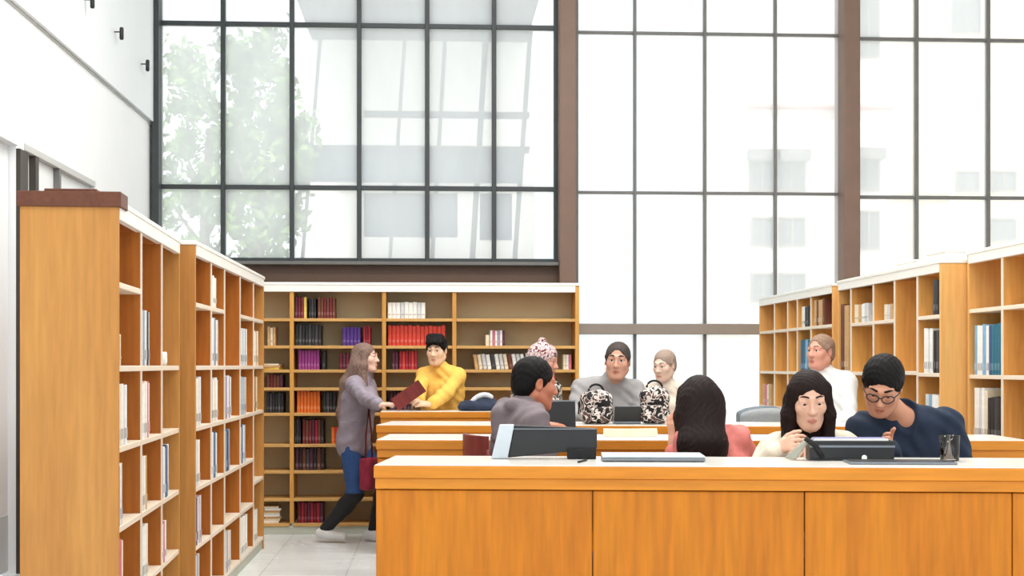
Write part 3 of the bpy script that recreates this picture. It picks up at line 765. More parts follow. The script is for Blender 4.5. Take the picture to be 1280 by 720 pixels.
M['iris'] = mat('eye_iris', (44, 28, 20), .2, noise=.1, nscale=80)
def hand(sd, w, d, th, left, sc=1, curl=.45, spread=1.0, thumb_in=.3, k=.004):
    """palm from wrist w along d, thumb on side th"""
    d = nrm(d); th = nrm(V3(th)-d*(V3(th) @ d)); pn = np.cross(d, th)*(1 if left else -1)
    s = sc
    for o, r in ((.026, .0125), (.009, .013), (-.009, .0125), (-.025, .011)):
        kn = w+d*.088*s+th*o*s
        sd.cone(w+th*o*.55*s+d*.006, kn, .0145*s, r*.9*s, .012)
    for o, L, an in ((.029, .068, .06), (.0095, .077, .01), (-.0105, .071, -.04), (-.029, .055, -.12)):
        p = w+d*(.088-(abs(o) > .02)*.004)*s+th*o*s; dirn = nrm(d+th*an*spread); c = 0
        for j, f in enumerate((.45, .31, .24)):
            c += curl*(.7 if j == 0 else 1)
            v = dirn*math.cos(c)+pn*math.sin(c); q = p+v*L*f*s
            sd.cone(p, q, (.0086-.0007*j)*s, (.0082-.0009*j)*s, k); p = q
    a = w+d*.022*s+th*.020*s; b = a+nrm(d*.62+th*.75+pn*thumb_in)*.042*s; c_ = b+nrm(d*.85+th*.35+pn*(thumb_in+.15))*.034*s; e = c_+nrm(d*.95+th*.1+pn*(thumb_in+.25))*.026*s
    sd.cone(a, b, .015*s, .0105*s, .012); sd.cone(b, c_, .0105*s, .0095*s, k); sd.cone(c_, e, .0095*s, .0078*s, k)
def head_prims(sd, hc, Rh, s, nose=1.0, jaw=1.0, lid=0.0):
    def P(x, y, z): return hc+Rh @ (np.array([x, y, z])*s)
    sd.ell(P(0, .016, .038), V3((.074, .094, .084))*s, .02, rot=Rh)
    sd.ell(P(0, -.022, -.03), V3((.061*jaw, .070, .084))*s, .03, rot=Rh)
    sd.ell(P(0, -.036, -.073), V3((.042*jaw, .046, .038))*s, .03, rot=Rh)
    sd.ell(P(0, -.070, -.101), V3((.020*jaw, .017, .015))*s, .022, rot=Rh)
    for e in (-1, 1):
        sd.cone(P(e*.055*jaw, .012, -.05), P(e*.026*jaw, -.058, -.096), .020*s, .014*s, .03)
        sd.ell(P(e*.041, -.058, -.018), V3((.020, .019, .018))*s, .035, rot=Rh)
        sd.cone(P(e*.010, -.087, .030), P(e*.046, -.070, .031), .0105*s, .008*s, .015)
        sd.ell(P(e*.031, -.098, .010), V3((.019, .018, .0125))*s, .014, 'sub', rot=Rh)
        sd.cone(P(e*.016, -.081, .0175-lid), P(e*.032, -.0860, .0200-lid), .0052*s, .0062*s, .006); sd.cone(P(e*.032, -.0860, .0200-lid), P(e*.048, -.073, .0155-lid), .0062*s, .0050*s, .006)
        if lid: sd.cone(P(e*.018, -.079, .018), P(e*.045, -.073, .018), .008*s, .008*s, .008)
        sd.cone(P(e*.018, -.080, -.002), P(e*.032, -.082, -.006), .005*s, .0055*s, .008); sd.cone(P(e*.032, -.082, -.006), P(e*.047, -.071, -.001), .0055*s, .005*s, .008)
        # ears
        rr = Rh @ rot3(yaw=e*.35)
        sd.ell(P(e*.077, .010, .002), V3((.009, .019, .031))*s, .01, rot=rr)
        sd.ell(P(e*.084, .004, .004), V3((.006, .010, .018))*s, .006, 'sub', rot=rr)
        sd.ell(P(e*.0115*nose, -.098, -.031), V3((.008, .010, .008))*s, .008, rot=Rh)
    sd.cone(P(0, -.086, .022), P(0, -.106, -.022), .0075*s, .0105*s*nose, .016)
    sd.ell(P(0, -.108, -.027), V3((.0105*nose, .0105, .009))*s, .010, rot=Rh)
    # mouth
    for e in (-1, 1):
        sd.cone(P(e*.019, -.0835, -.0625), P(e*.003, -.0945, -.0590), .0028*s, .0048*s, .006)
        sd.cone(P(e*.016, -.0835, -.0660), P(0, -.0925, -.0690), .0028*s, .0056*s, .006)
    sd.ell(P(0, -.0995, -.0637), V3((.022, .0065, .0011))*s, .0025, 'sub', rot=Rh)
    return P
def person(label, loc, rz, q, group=None):
    t = thing('person', (loc[0], loc[1], 0), rz, label, 'person', group)
    h = q.get('h', .006); hs = q.get('hs', 1.0); shw = q.get('shw', .175); g = q.get('girth', 1.0)
    pel, neck, hc = V3(q['pelvis']), V3(q['neck']), V3(q['head'])
    Rh = rot3(q.get('hyaw', 0), q.get('hpitch', 0), q.get('hroll', 0))
    up = nrm(neck-pel); tw = q.get('twist', 0)
    rt = nrm(np.array([math.cos(tw), math.sin(tw), 0])); rt = nrm(rt-up*(rt @ up)); fw = np.cross(rt, up)   # rt = person's left (+x)
    rt_p = np.array([1., 0, 0])
    chest = neck-up*.17+fw*.005; waist = pel+(neck-pel)*.36
    sh = {e: neck-up*.055+rt*shw*e+fw*.0+V3((0,0,1))*q.get('shrug', 0) for e in (-1, 1)}
    au, af = q.get('arm', (.285, .25))
    el, wr = {}, {}
    for e, key in ((1, 'L'), (-1, 'R')):
        tgt = q['hand'+key]; pole = q.get('pole'+key, (e*.5, .5, -.6))
        el[e], wr[e] = ik(sh[e], tgt, au, af, pole)
    legs = {}
    lu, ll = q.get('leg', (.43, .42))
    for e, key in ((1, 'L'), (-1, 'R')):
        hip = pel+rt_p*.085*e-V3((0,0,1))*.03
        kn, an = ik(hip, q['foot'+key], lu, ll, q.get('kpole', (e*.15, -1, .2)))
        legs[e] = (hip, kn, an)
    def torso(sd, i=0, kk=.03):
        for e in (-1, 1):
            sd.cone(pel+rt_p*.065*e*g, waist+(rt+rt_p)*.5*.055*e*g, .105*g+i, .088*g+i, kk)
            sd.cone(waist+(rt+rt_p)*.5*.055*e*g, chest+rt*.075*e*g, .088*g+i, .098*g+i, kk)
            sd.cone(chest+rt*.075*e*g, neck-up*.06+rt*shw*.45*e, .098*g+i, .066*g+i, kk)
            sd.cone(neck-up*.025+rt*.03*e, sh[e]-rt*.01*e, .048+i, .052*g+i, .05)
            if q.get('fem'): sd.ell(chest+rt*.07*e+fw*.075-up*.0, (.062+i, .06+i, .062+i), .04)
    def arms(sd, i=0, end=1.0, kk=.02):
        for e in (-1, 1):
            sd.cone(sh[e], el[e], .052*g+i, .042*g+i, .04)
            w2 = el[e]+(wr[e]-el[e])*end
            m = el[e]+(wr[e]-el[e])*.3
            sd.cone(el[e], m, .040*g+i, .041*g+i, kk); sd.cone(m, w2, .041*g+i, (.026+(.012 if end < 1 else 0))*1.0+i*(1 if end == 1 else .8), kk)
    def legp(sd, i=0, kk=.03):
        for e in (-1, 1):
            a, b, c = legs[e]; bk_ = nrm(np.cross(np.cross(c-b, a-b), c-b)) if np.linalg.norm(np.cross(c-b, a-b)) > 1e-3 else V3((0, 1, 0))
            sd.cone(a, b, .083*g+i, .054+i, kk); m = b+(c-b)*.32
            sd.cone(b, m, .054+i, .054+i, kk); sd.cone(m, c, .054+i, .036+i, kk)
    # ---- body
    sd = SD(); torso(sd); arms(sd); legp(sd)
    nk = hc+Rh @ (np.array([0, .022, -.075])*hs)
    sd.cone(neck-up*.03, nk, .056*q.get('nk', 1), .050*hs*q.get('nk', 1), .03)
    P = head_prims(sd, hc, Rh, hs, q.get('nose', 1), q.get('jaw', 1), q.get('lid', 0.))
    for e, key in ((1, 'L'), (-1, 'R')):
        d = q.get('hd'+key); d = nrm(wr[e]-el[e]) if d is None else nrm(d)
        th = q.get('th'+key, (-e, 0, .2))
        sd.cone(wr[e]-d*.01, wr[e]+d*.02, .026, .022, .02)
        hand(sd, wr[e], d, th, e > 0, q.get('hands', .96), q.get('curl'+key, .4))
        a, b, c = legs[e]; fd = nrm(V3(q.get('toe', (e*.25, -1, 0))))
        sd.cone(c-V3((0,0,.03)), c+fd*.13-V3((0,0,.045)), .036, .026, .03)
    def loc_(c): return (c-hc) @ Rh/hs
    def lips(c):
        p = loc_(c); 
        up_ = (np.abs(p[:,0]) < .0195) & (p[:,2] > -.0745+.35*np.maximum(np.abs(p[:,0])-.008, 0)) & (p[:,2] < -.0545-.22*np.abs(p[:,0])) & (p[:,1] < -.080) & (p[:,1] > -.115)
        return up_
    bd = q['skin']; lipc = q.get('lip', tuple(int(x*f) for x, f in zip(bd, (.88, .72, .70))))
    sdobj('body', sd, h, [skin(bd), lipm(lipc)], t, paint=[(1, lips)])
    # ---- eyes, brows
    for e in (-1, 1):
        b = bmesh.new(); r = .0120*hs
        bmesh.ops.create_uvsphere(b, u_segments=20, v_segments=16, radius=r)
        gz = nrm(np.array([q.get('gx', 0), -1, q.get('gz', 0)]))
        for f in b.faces:
            c = np.array(f.calc_center_median()); f.smooth = True
            f.material_index = 1 if (c @ gz)/r > .80 else 0
        o = fin('eye', b, [M['eyewhite'], M['iris']], t); o.matrix_local = Matrix.Translation(P(e*.031, -.0760, .0080)) @ Matrix([list(r_)+[0] for r_ in Rh]+[[0,0,0,1]])
        b = bmesh.new(); br = q.get('brow', 1)
        tube(b, [P(e*.014, -.0965, .0365), P(e*.025, -.0945, .0400), P(e*.037, -.0860, .0405), P(e*.050, -.0720, .0345)], [.0028*hs*br, .0034*hs*br, .003*hs*br, .0012*hs*br], 8)
        fin('eyebrow', b, q['hairmat'], t)
    # ---- clothes
    top = SD(); torso(top, .015, .06); arms(top, .015, q.get('sleeve', .93), .03)
    lo = q.get('loose', .105)
    for e in (-1, 1): top.cone(pel+rt_p*.06*e*g+V3((0,0,-.04)), chest+rt*.07*e*g-up*.02, lo*g+.022, lo*g+.012, .06)
    if q.get('collar', True): top.cone(neck-up*.035+fw*.004, neck+nrm(nk-neck)*q.get('colh', .02), .068, .058+q.get('colr', .006), .03)
    if q.get('hood'):
        for a0, a1 in ((-1.9, -.6), (-.6, .6), (.6, 1.9)):
            pa = neck-fw*(.088*math.cos(a0)-.008)+rt*.105*math.sin(a0)+up*(.002+.022*math.cos(a0)); pb = neck-fw*(.088*math.cos(a1)-.008)+rt*.105*math.sin(a1)+up*(.002+.022*math.cos(a1))
            top.cone(pa, pb, .036, .036, .014)
        top.cone(neck-fw*.10-up*.02, neck-fw*.115-up*.13, .055, .03, .02)
    if q.get('drape'): q['drape'](top, dict(neck=neck, up=up, rt=rt, fw=fw, sh=sh, el=el, chest=chest, pel=pel))
    fz = q.get('folds', .0035)
    top.warp(lambda X, Y, Z: fz*np.sin(38*X+21*Z+3*np.sin(17*Y))*np.sin(29*Z-18*Y+2*np.sin(23*X))+.8*fz*np.sin(55*Z+30*X*np.sign(Z-1)+26*Y+2.5*np.sin(19*X+13*Z)))
    hem = pel+V3((0, 0, q.get('hem', -.06)))
    top.cut(hem, (0, 0, -1))
    if q.get('vneck'):
        top.cone(neck+fw*.05+up*.06, neck+fw*.15-up*q['vneck'], q.get('vr', .055), .016, .006, 'sub')
    top.cone(nk-up*0+ (nk-neck)*.1, nk+(nk-neck)*3, q.get('nhole', .05), q.get('nhole', .05), .004, 'sub')
    sdobj(q.get('topname', 'sweater'), top, h, q['topmat'], t, paint=q.get('toppaint'))
    pants = SD()
    for e in (-1, 1): pants.cone(pel+rt_p*.065*e*g, pel+(neck-pel)*.2+rt_p*.06*e*g, .115*g, .10*g, .03)
    legp(pants, .012); pants.cut(pel+V3((0, 0, .04)), (0, 0, 1))
    for e in (-1, 1):
        a, b, c = legs[e]
    pants.warp(lambda X, Y, Z: .003*np.sin(40*Z+12*X)*np.sin(22*Y+9*Z))
    pants.cut((0, 0, q.get('ankle', .07)), (0, 0, -1))
    sdobj('trousers', pants, max(h, .007), q['pantmat'], t, paint=q.get('pantpaint'))
    for e in (-1, 1):
        a, b, c = legs[e]; fd = nrm(V3(q.get('toe', (e*.25, -1, 0)))); s_ = SD()
        gz0 = c[2]-.085
        lift = q.get('heel', {}).get(e, 0)
        s_.cone(c-fd*.045+V3((0,0,-.035)), c+fd*.03+V3((0,0,-.04)), .043, .042, .03); s_.cone(c+fd*.03+V3((0,0,-.045)), c+fd*.15+V3((0,0,-.055-lift)), .042, .033, .03)
        s_.cone(c+V3((0,0,-.01)), c+V3((0,0,-.03)), .046, .045, .02)
        sole = nrm(np.array([0,0,-1.])+fd*(-lift*4)); s_.cut(c+V3((0,0,-.084)), sole); 
        sdobj('shoe', s_, .006, q.get('shoemat', M['blacksoft']), t)
    # ---- hair
    hr = SD(); hf = q['hair']; hf(hr, P, Rh, hs)
    hr.warp(lambda X, Y, Z: q.get('strand', .0016)*np.sin(210*X+60*Z+4*np.sin(40*Z))*np.sin(190*Y+30*Z))
    sdobj(q.get('hairname', 'hair'), hr, q.get('hh', h*.8), q['hairmat'], t)
    if q.get('extra'): q['extra'](t, P, Rh, hs, dict(neck=neck, up=up, rt=rt, fw=fw, sh=sh, el=el, wr=wr, chest=chest, pel=pel))
    return t, dict(P=P, wr=wr, el=el, sh=sh)
# hair styles ------------------------------------------------
def face_sub(hr, P, Rh, s, z=-.045, top=.062, w=.066):
    hr.ell(P(0, -.105, z), V3((w, .075, top+abs(z)*0+.06))*s, .012, 'sub', rot=Rh)
def h_short(vol=1.0, line=.062, back=-.05):
    def f(hr, P, Rh, s):
        hr.ell(P(0, .020, .043), V3((.083*vol, .100, .089*vol))*s, .01, rot=Rh)
        hr.ell(P(0, .060, -.015), V3((.068, .055, .06))*s, .03, rot=Rh)
        for e in (-1, 1): hr.cone(P(e*.072, -.012, .03), P(e*.072, -.006, -.005), .012*s, .006*s, .02)
        face_sub(hr, P, Rh, s, -.04, line)
        for e in (-1, 1): hr.ell(P(e*.088, .008, -.012), V3((.024, .028, .042))*s, .01, 'sub', rot=Rh)
        hr.cut(P(0, 0, back), Rh @ np.array([0, -.35, -1.]))
    return f
def h_quiff(hr, P, Rh, s):
    h_short(1.04, .05)(hr, P, Rh, s)
    for x in (-.05, -.025, 0, .025, .05): hr.cone(P(x, -.03, .115), P(x*1.1+.006, -.085, .078-.1*abs(x)), .028*s, .017*s, .02)
def h_long(length=.30, front=True, width=1.0, part=True, back=True, strands=()):
    def f(hr, P, Rh, s):
        hr.ell(P(0, .018, .043), V3((.085, .102, .088))*s, .01, rot=Rh)
        hr.ell(P(0, .05, -.02), V3((.085*width, .065, .10))*s, .03, rot=Rh)
        face_sub(hr, P, Rh, s, -.042, .055, .058)
        dn = np.array([0, 0, -1.])
        if back:
            for x in (-.055, -.02, .02, .055): hr.cone(P(x*width, .06, -.02), P(x*width, .065, -.06)+dn*length*.9*s, .045*s, .032*s, .04)
        if front:
            for e in (-1, 1):
                hr.cone(P(e*.070, -.012, .055), P(e*.083*width, -.012, -.06), .022*s, .026*s, .03)
                hr.cone(P(e*.083*width, -.012, -.06), P(e*.080*width, -.015, -.10)+dn*(length*.62)*s, .026*s, .024*s, .03)
                hr.cone(P(e*.083*width, .025, -.06), P(e*.083*width, .02, -.10)+dn*(length*.7)*s, .032*s, .028*s, .03)
        for st in strands: hr.cone(*st)
    return f
HM = {}
def hairm(n, c):
    if n not in HM: HM[n] = mat(n, c, .6, noise=.3, nscale=30, stretch=(6, 6, 1), bump=.25, spec=.18)
    return HM[n]
def cloth(n, c, noise=.08, ns=30): return mat(n, c, .85, noise=noise, nscale=ns, bump=.12)
BL = hairm('black_hair', (14, 11, 11)); DB = hairm('dark_brown_hair', (30, 17, 15)); LB_ = hairm('ash_brown_hair', (132, 108, 98)); GB = hairm('greying_brown_hair', (150, 122, 104)); GD = hairm('short_dark_hair', (74, 66, 62))
navyp = cloth('dark_trousers', (36, 38, 46)); denim = cloth('blue_denim', (44, 76, 128), .15, 60)

def pts(px, py, Y, o):        # pixel -> local coordinates of a person at o (x,y,rot)
    p = at(px, py, Y); d = Matrix.Rotation(-o[2], 4, 'Z') @ Vector((p.x-o[0], p.y-o[1], p.z)); return (d.x, d.y, d.z)

def stool(label, x, y, rz, seat=.62, back=False, m=None):
    t = thing('bar_stool', (x, y, 0), rz, label, 'stool', 'stools behind the counters'); m = m or M['stoolwood']
    b = bmesh.new(); lathe(b, ((0, seat-.035), (.15, seat-.035), (.17, seat-.025), (.172, seat-.008), (.16, seat), (0, seat-.004)), 28); fin('seat', b, m, t)
    for a in range(4):
        an = PI/4+a*PI/2; b = bmesh.new(); tube(b, ((.11*math.cos(an), .11*math.sin(an), seat-.036), (.19*math.cos(an), .19*math.sin(an), .0)), [.018, .014], 10); fin('leg', b, m, t)
    b = bmesh.new(); tube(b, [(.162*math.cos(2*PI*i/24), .162*math.sin(2*PI*i/24), .22) for i in range(24)], .008, 8, True); fin('foot_ring', b, M['steel'], t)
    if back:
        b = bmesh.new()
        for e in (-1, 1): tube(b, ((e*.12, .11, seat-.03), (e*.15, .19, seat+.1), (e*.16, .205, seat+.60)), [.016, .014, .012], 10)
        fin('back_post', b, m, t)
        b = bmesh.new(); n = 10; pr = []
        for i in range(n+1):
            a = -1+2*i/n; pr.append((a*.165, .21+.03*(1-a*a)))
        lo = [[b.verts.new((x_, y_+dy, z_)) for x_, y_ in pr] for dy, z_ in ((-.012, seat+.34), (.012, seat+.34), (.012, seat+.66), (-.012, seat+.66))]
        for k in range(4):
            for i in range(n): b.faces.new((lo[k][i], lo[k][i+1], lo[(k+1) % 4][i+1], lo[(k+1) % 4][i]))
        for i in (0, n): b.faces.new([lo[k][i] for k in range(4)])
        fin('backrest', b, m, t, bevel=.004)
    return t
seated_feet = dict(footL=(.12, -.26, .09), footR=(-.12, -.26, .09))
stand_feet = dict(footL=(.10, .0, .09), footR=(-.10, .0, .09))

# ------------------------------------------------------------------ the people
def origin(px, Y, rz=0): return (ax(px, Y), Y, rz)
# woman in cream, facing the camera across the foreground counter
o = origin(1012, 6.2)
stool('wooden stool under the woman in the cream top', o[0], o[1]+.15, 0, .50)
person('woman with long dark hair in cream top leaning on the foreground counter', o, o[2], dict(
    h=.005, pelvis=(-.02, .05, .66), collar=False, vneck=.075, nhole=.058, neck=(-.035, -.14, 1.150), head=pts(1011, 501, 5.98, o), hpitch=.22, hyaw=-.1, hroll=-.03, shw=.16, girth=.93, fem=True, nk=.86, jaw=.88, nose=.85, lid=.0035,
    handR=pts(972, 561, 5.84, o), handL=pts(1008, 563, 5.96, o), hdR=(.45, -.75, .3), thR=(.3, .1, 1), hdL=(-.5, -.8, .0), curlR=.55, poleR=(-.35, .6, -.8), poleL=(.1, .7, -.8), gz=-.45,
    skin=(226, 178, 152), lip=(206, 134, 120), vr=.07, hair=h_long(.30, True, .98), hairmat=DB, brow=1.15, topmat=cloth('cream_knit', (224, 216, 196)), pantmat=navyp, **seated_feet))
# man with glasses in navy
def glasses(t, P, Rh, s, k):
    b = bmesh.new()
    for e in (-1, 1):
        tube(b, [P(e*.032+.0255*math.cos(a), -.104+.012*abs(math.cos(a))*(1 if math.cos(a)*e > 0 else 0), .004+.019*math.sin(a)) for a in [2*PI*i/24 for i in range(24)]], .0026*s, 6, True)
        tube(b, [P(e*.057, -.092, .012), P(e*.074, -.06, .013), P(e*.082, .0, .014)], .0024*s, 6)
    tube(b, [P(-.008, -.106, .009), P(0, -.108, .011), P(.008, -.106, .009)], .0026*s, 6)
    g = fin('glasses', b, M['black'], t)
    g['label'] = 'black framed glasses'
o = origin(1134, 6.22)
stool('wooden stool under the man in the navy top', o[0]+.02, o[1]+.22, 0, .51)
person('man with black hair and glasses in navy top reading with bent head', o, o[2], dict(
    h=.005, pelvis=(.03, .12, .68), neck=(-.035, -.07, 1.24), head=pts(1103, 483, 6.03, o), hpitch=.58, hyaw=-.42, hroll=.14, shw=.185, twist=-.15, lid=.005,
    handR=pts(1112, 561, 5.88, o), handL=pts(1180, 588, 6.0, o), hdR=(-.5, -.7, .3), thR=(.2, .2, 1), hdL=(-.5, -.8, 0), poleR=(.35, .7, -.9), poleL=(.6, .5, -.7), gz=-.5,
    skin=(206, 146, 116), hair=h_short(1.07, .045), hairmat=BL, brow=1.4, nose=1.1, topmat=cloth('navy_cotton', (26, 40, 62)), vneck=.09, nhole=.056, pantmat=navyp, extra=glasses, **seated_feet))
# woman seen from behind, pink top
def long_straight(hr, P, Rh, s):
    h_long(.25, True, 1.02, back=False)(hr, P, Rh, s)
    for x in (-.055, -.03, 0, .03, .055):
        p = P(x*.95, .062-.25*abs(x), .0); q_ = V3((x*1.05, .105-.3*abs(x), p[2]-.19)); r_ = V3((x*.95, .115-.3*abs(x), p[2]-.46))
        hr.cone(p, q_, .044, .042, .06); hr.cone(q_, r_, .042, .036, .06)
o = origin(874, 6.48, PI)
stool('wooden stool under the woman in the pink top', o[0], o[1]-.16, PI, .50)
person('woman seen from behind with very long dark brown hair and pink top', o, o[2], dict(
    h=.005, pelvis=(-.08, .06, .66), neck=(-.06, -.02, 1.14), head=(-.005, -.055, 1.285), hpitch=.1, hyaw=.18, shw=.12, girth=.86, nk=.86, fem=True, twist=.15, shrug=.035,
    handL=pts(843, 553, 6.60, o), handR=(-.2, -.4, 1.11), hdL=(.1, .05, 1), thL=(-.6, .8, 0), curlL=.3, poleL=(.15, -.5, -1),
    skin=(236, 176, 146), hair=long_straight, hairmat=DB, topmat=cloth('pink_cotton', (226, 130, 122)), pantmat=navyp, sleeve=.8, **seated_feet))
# man in hoodie in profile
o = origin(652, 6.66, R(106))
stool('maroon stool with a curved backrest under the man in the hooded top', o[0]-.015, o[1]-.005, R(106), .48, True, M['maroon'])
person('dark-haired man in grey hooded top turned sideways to a laptop', o, o[2], dict(
    h=.005, pelvis=(0, .0, .68), neck=pts(652, 512, 6.68, o), head=pts(669, 481, 6.72, o), hpitch=.12, hyaw=.04, shw=.16,
    handR=pts(676, 534, 7.28, o), handL=pts(664, 532, 7.36, o), hdR=(.2, -1, .02), hdL=(.1, -1, .02), curlR=.1, curlL=.1, poleR=(-.7, .5, .1), poleL=(.6, .6, .25),
    skin=(196, 122, 92), hair=h_short(1.03, .056, -.085), hairmat=BL, nose=1.15, hood=True, topname='hooded_top', topmat=cloth('grey_mauve_fleece', (128, 116, 120)), pantmat=navyp, footL=(.12, -.22, .09), footR=(-.12, -.22, .09)))
# person in a patterned knit hat behind him
def patterned(name, a, b_, c, sc):
    m = mat(name, a, .9, noise=.1, nscale=sc, bump=.2); nt = m.node_tree; bs = nt.nodes['Principled BSDF']
    v = nt.nodes.new('ShaderNodeTexNoise'); v.inputs['Scale'].default_value = sc; v.inputs['Detail'].default_value = 1; v.inputs['Distortion'].default_value = 1.2; tc = nt.nodes.new('ShaderNodeTexCoord')
    nt.links.new(tc.outputs['Object'], v.inputs['Vector']); r = nt.nodes.new('ShaderNodeValToRGB'); e = r.color_ramp.elements; r.color_ramp.interpolation = 'CONSTANT'
    e[0].position = 0; e[0].color = (*lin(a), 1); e[1].position = .47; e[1].color = (*lin(b_), 1); x = e.new(.57); x.color = (*lin(c), 1)
    nt.links.new(v.outputs['Fac'], r.inputs['Fac']); nt.links.new(r.outputs['Color'], bs.inputs['Base Color']); return m
def knit_hat(hr, P, Rh, s):
    hr.ell(P(0, .016, .05), V3((.095, .112, .095))*s, .02, rot=Rh); hr.ell(P(0, .055, .0), V3((.085, .07, .06))*s, .03, rot=Rh)
    face_sub(hr, P, Rh, s, -.04, .05, .07); hr.cut(P(0, 0, -.03), Rh @ np.array([0, -.3, -1.]))
    hr.ell(P(0, .03, .15), V3((.03, .03, .028))*s, .01)
def red_scarf(t, P, Rh, s, k):
    s_ = SD(); n = k['neck']
    for i in range(10):
        a0, a1 = 2*PI*i/10, 2*PI*(i+1)/10
        f = lambda a: n+k['rt']*.085*math.cos(a)+k['fw']*.085*math.sin(a)+k['up']*(.035+.01*math.sin(2*a))
        s_.cone(f(a0), f(a1), .036, .036, .02)
    sdobj('scarf', s_, .006, cloth('red_wool', (196, 52, 50)), t)
o = origin(672, 10.3, .75)
person('person in patterned knit hat and red scarf behind the hooded man', o, o[2], dict(
    h=.007, pelvis=(0, .05, .9), neck=(0, 0, 1.33), head=(.01, -.05, 1.485), hyaw=.35, hpitch=.12, shw=.16, fem=True,
    handR=(-.07, -.17, .98), handL=(.05, -.19, .97), hdR=(.8, -.4, .1), hdL=(-.8, -.4, .1), skin=(214, 150, 126), hair=knit_hat, hairname='knit_hat', hairmat=patterned('patterned_knit', (120, 60, 66), (236, 224, 222), (196, 160, 160), 38), strand=.003,
    topname='shawl', topmat=patterned('black_white_shawl', (30, 28, 28), (226, 218, 206), (60, 52, 50), 26), pantmat=navyp, extra=red_scarf, leg=(.42, .42), **stand_feet))
# man in grey sweater
o = origin(760, 10.12, -.1)
person('man with cropped hair in grey sweater standing behind patterned bags', o, o[2], dict(
    h=.006, pelvis=(-.01, .10, .90), neck=(.0, -.03, 1.345), head=pts(772, 452, 9.98, o), hs=1.1, hyaw=-.12, hpitch=.02, hroll=.05, shw=.19,
    handR=(-.13, -.38, 1.125), handL=(.15, -.38, 1.125), hdR=(.5, -.8, .02), hdL=(-.5, -.8, .02), curlR=.12, curlL=.12, poleR=(-.6, .4, -.7), poleL=(.7, .4, -.7),
    skin=(208, 156, 132), hair=h_short(.97, .068, -.03), hairmat=GD, brow=1.3, topmat=cloth('grey_wool', (158, 156, 156)), colh=.035, pantmat=navyp, **stand_feet))
# person in beige by the window, glare painted into pale skin, hair and clothes
o = origin(833, 11.1, -.55)
person('person in beige top standing by the bright window, facing left', o, o[2], dict(
    h=.007, pelvis=(0, .04, .86), neck=(0, 0, 1.305), head=(.0, -.045, 1.455), hyaw=-.15, hpitch=.15, shw=.15, girth=.9,
    handR=(-.1, -.3, 1.0), handL=(.1, -.3, 1.0), skin=(236, 200, 180), hair=h_short(1.0, .06), hairmat=hairm('glare_pale_hair', (164, 144, 130)), topmat=cloth('glare_beige_cotton', (220, 206, 190)), pantmat=cloth('glare_pale_trousers', (150, 146, 140)), leg=(.41, .41), **stand_feet))
# older man in white shirt
o = origin(1030, 9.98, -.7)
person('older man in white shirt standing before the right bookcases, looking left', o, o[2], dict(
    h=.006, pelvis=(0, .04, .93), neck=(0, .02, 1.40), head=(-.015, -.03, 1.552), hs=1.03, hyaw=-.2, hpitch=-.06, shw=.165, girth=1.0,
    handR=(-.12, -.32, 1.02), handL=(.14, -.30, 1.02), hdR=(.6, -.7, 0), hdL=(-.6, -.7, 0), skin=(222, 158, 136), hair=h_short(.99, .07, -.03), hairmat=GB, nose=1.15, topname='shirt', topmat=cloth('white_cotton', (236, 236, 234), .03), pantmat=cloth('grey_trousers', (96, 98, 104)), **stand_feet))
# man in yellow
o = origin(552, 11.72, -.35)
person('man with black quiff in yellow sweater at the rearmost counter', o, o[2], dict(
    h=.0055, pelvis=(0, .06, .9), neck=(0, -.02, 1.43), head=(-.02, -.065, 1.58), hyaw=.05, hpitch=.1, shw=.15, girth=.92,
    handR=pts(523, 506.5, 11.2, o), handL=pts(538, 507, 11.2, o), hdR=(-.5, -.6, .02), hdL=(-.9, -.3, .02), curlR=.15, curlL=.12, poleR=(-.7, .3, -.6), poleL=(1, .2, -.5),
    skin=(240, 200, 168), hair=h_quiff, hairmat=BL, topmat=cloth('yellow_knit', (242, 188, 88)), pantmat=navyp, **stand_feet))
# woman standing at the end of the rearmost counter
def boots(c): return c[:, 2] < .42
o = origin(449, 11.82, R(72))
def long_back(hr, P, Rh, s):
    h_long(.2, True, .98)(hr, P, Rh, s)
    for x in (-.06, -.02, .02, .06):
        p = P(x, .075, -.06); a_ = p+V3((0, .075, -.14)); b_ = p+V3((x*.2, .11, -.38)); hr.cone(p, a_, .045, .048, .04); hr.cone(a_, b_, .048, .042, .04); hr.cone(b_, p+V3((x*.5, .10, -.60)), .042, .018, .04)
person('woman with long ash-brown hair in grey-mauve jacket and jeans by the back bookcase', o, o[2], dict(
    h=.0055, pelvis=(0, .05, .84), neck=(0, -.02, 1.355), head=(.0, -.055, 1.52), hyaw=.05, hpitch=-.05, shw=.155, girth=.9, fem=True, nk=.85, jaw=.93, nose=.9, hem=-.13,
    handR=pts(474, 506, 11.2, o), handL=pts(470, 508, 11.45, o), hdR=(.1, -1, .03), hdL=(0, -1, .1), curlR=.12, curlL=.3, poleR=(-.3, .7, -.7), poleL=(.5, .7, -.7),
    footL=(.07, -.10, .09), footR=(-.09, .26, .11), leg=(.41, .40), toe=(0, -1, 0), heel={}, skin=(236, 192, 172), hair=long_back, hairmat=LB_,
    topname='jacket', topmat=cloth('grey_mauve_jacket', (150, 140, 152)), colh=.045, colr=.016, pantmat=[denim, M['blacksoft']], pantpaint=[(1, boots)], ankle=.09, shoemat=cloth('white_shoe_leather', (222, 220, 218), .03)))

# ------------------------------------------------------------------ things on and around the counters
def top(c, px, dy, z=ZT):
    """point on a counter: pixel column px, dy behind the front edge"""
    a = on(c, 0, dy); b = on(c, 1, dy); u = (px-640)/F
    # x/y of the camera ray: X = Y*k
    k = (math.sin(YAW)+u*math.cos(YAW))/(math.cos(YAW)-u*math.sin(YAW))
    d = b-a; s_ = (a.y*k-a.x)/(d.x-k*d.y); p = a+d*s_
    return Vector((p.x, p.y, z+.0006))
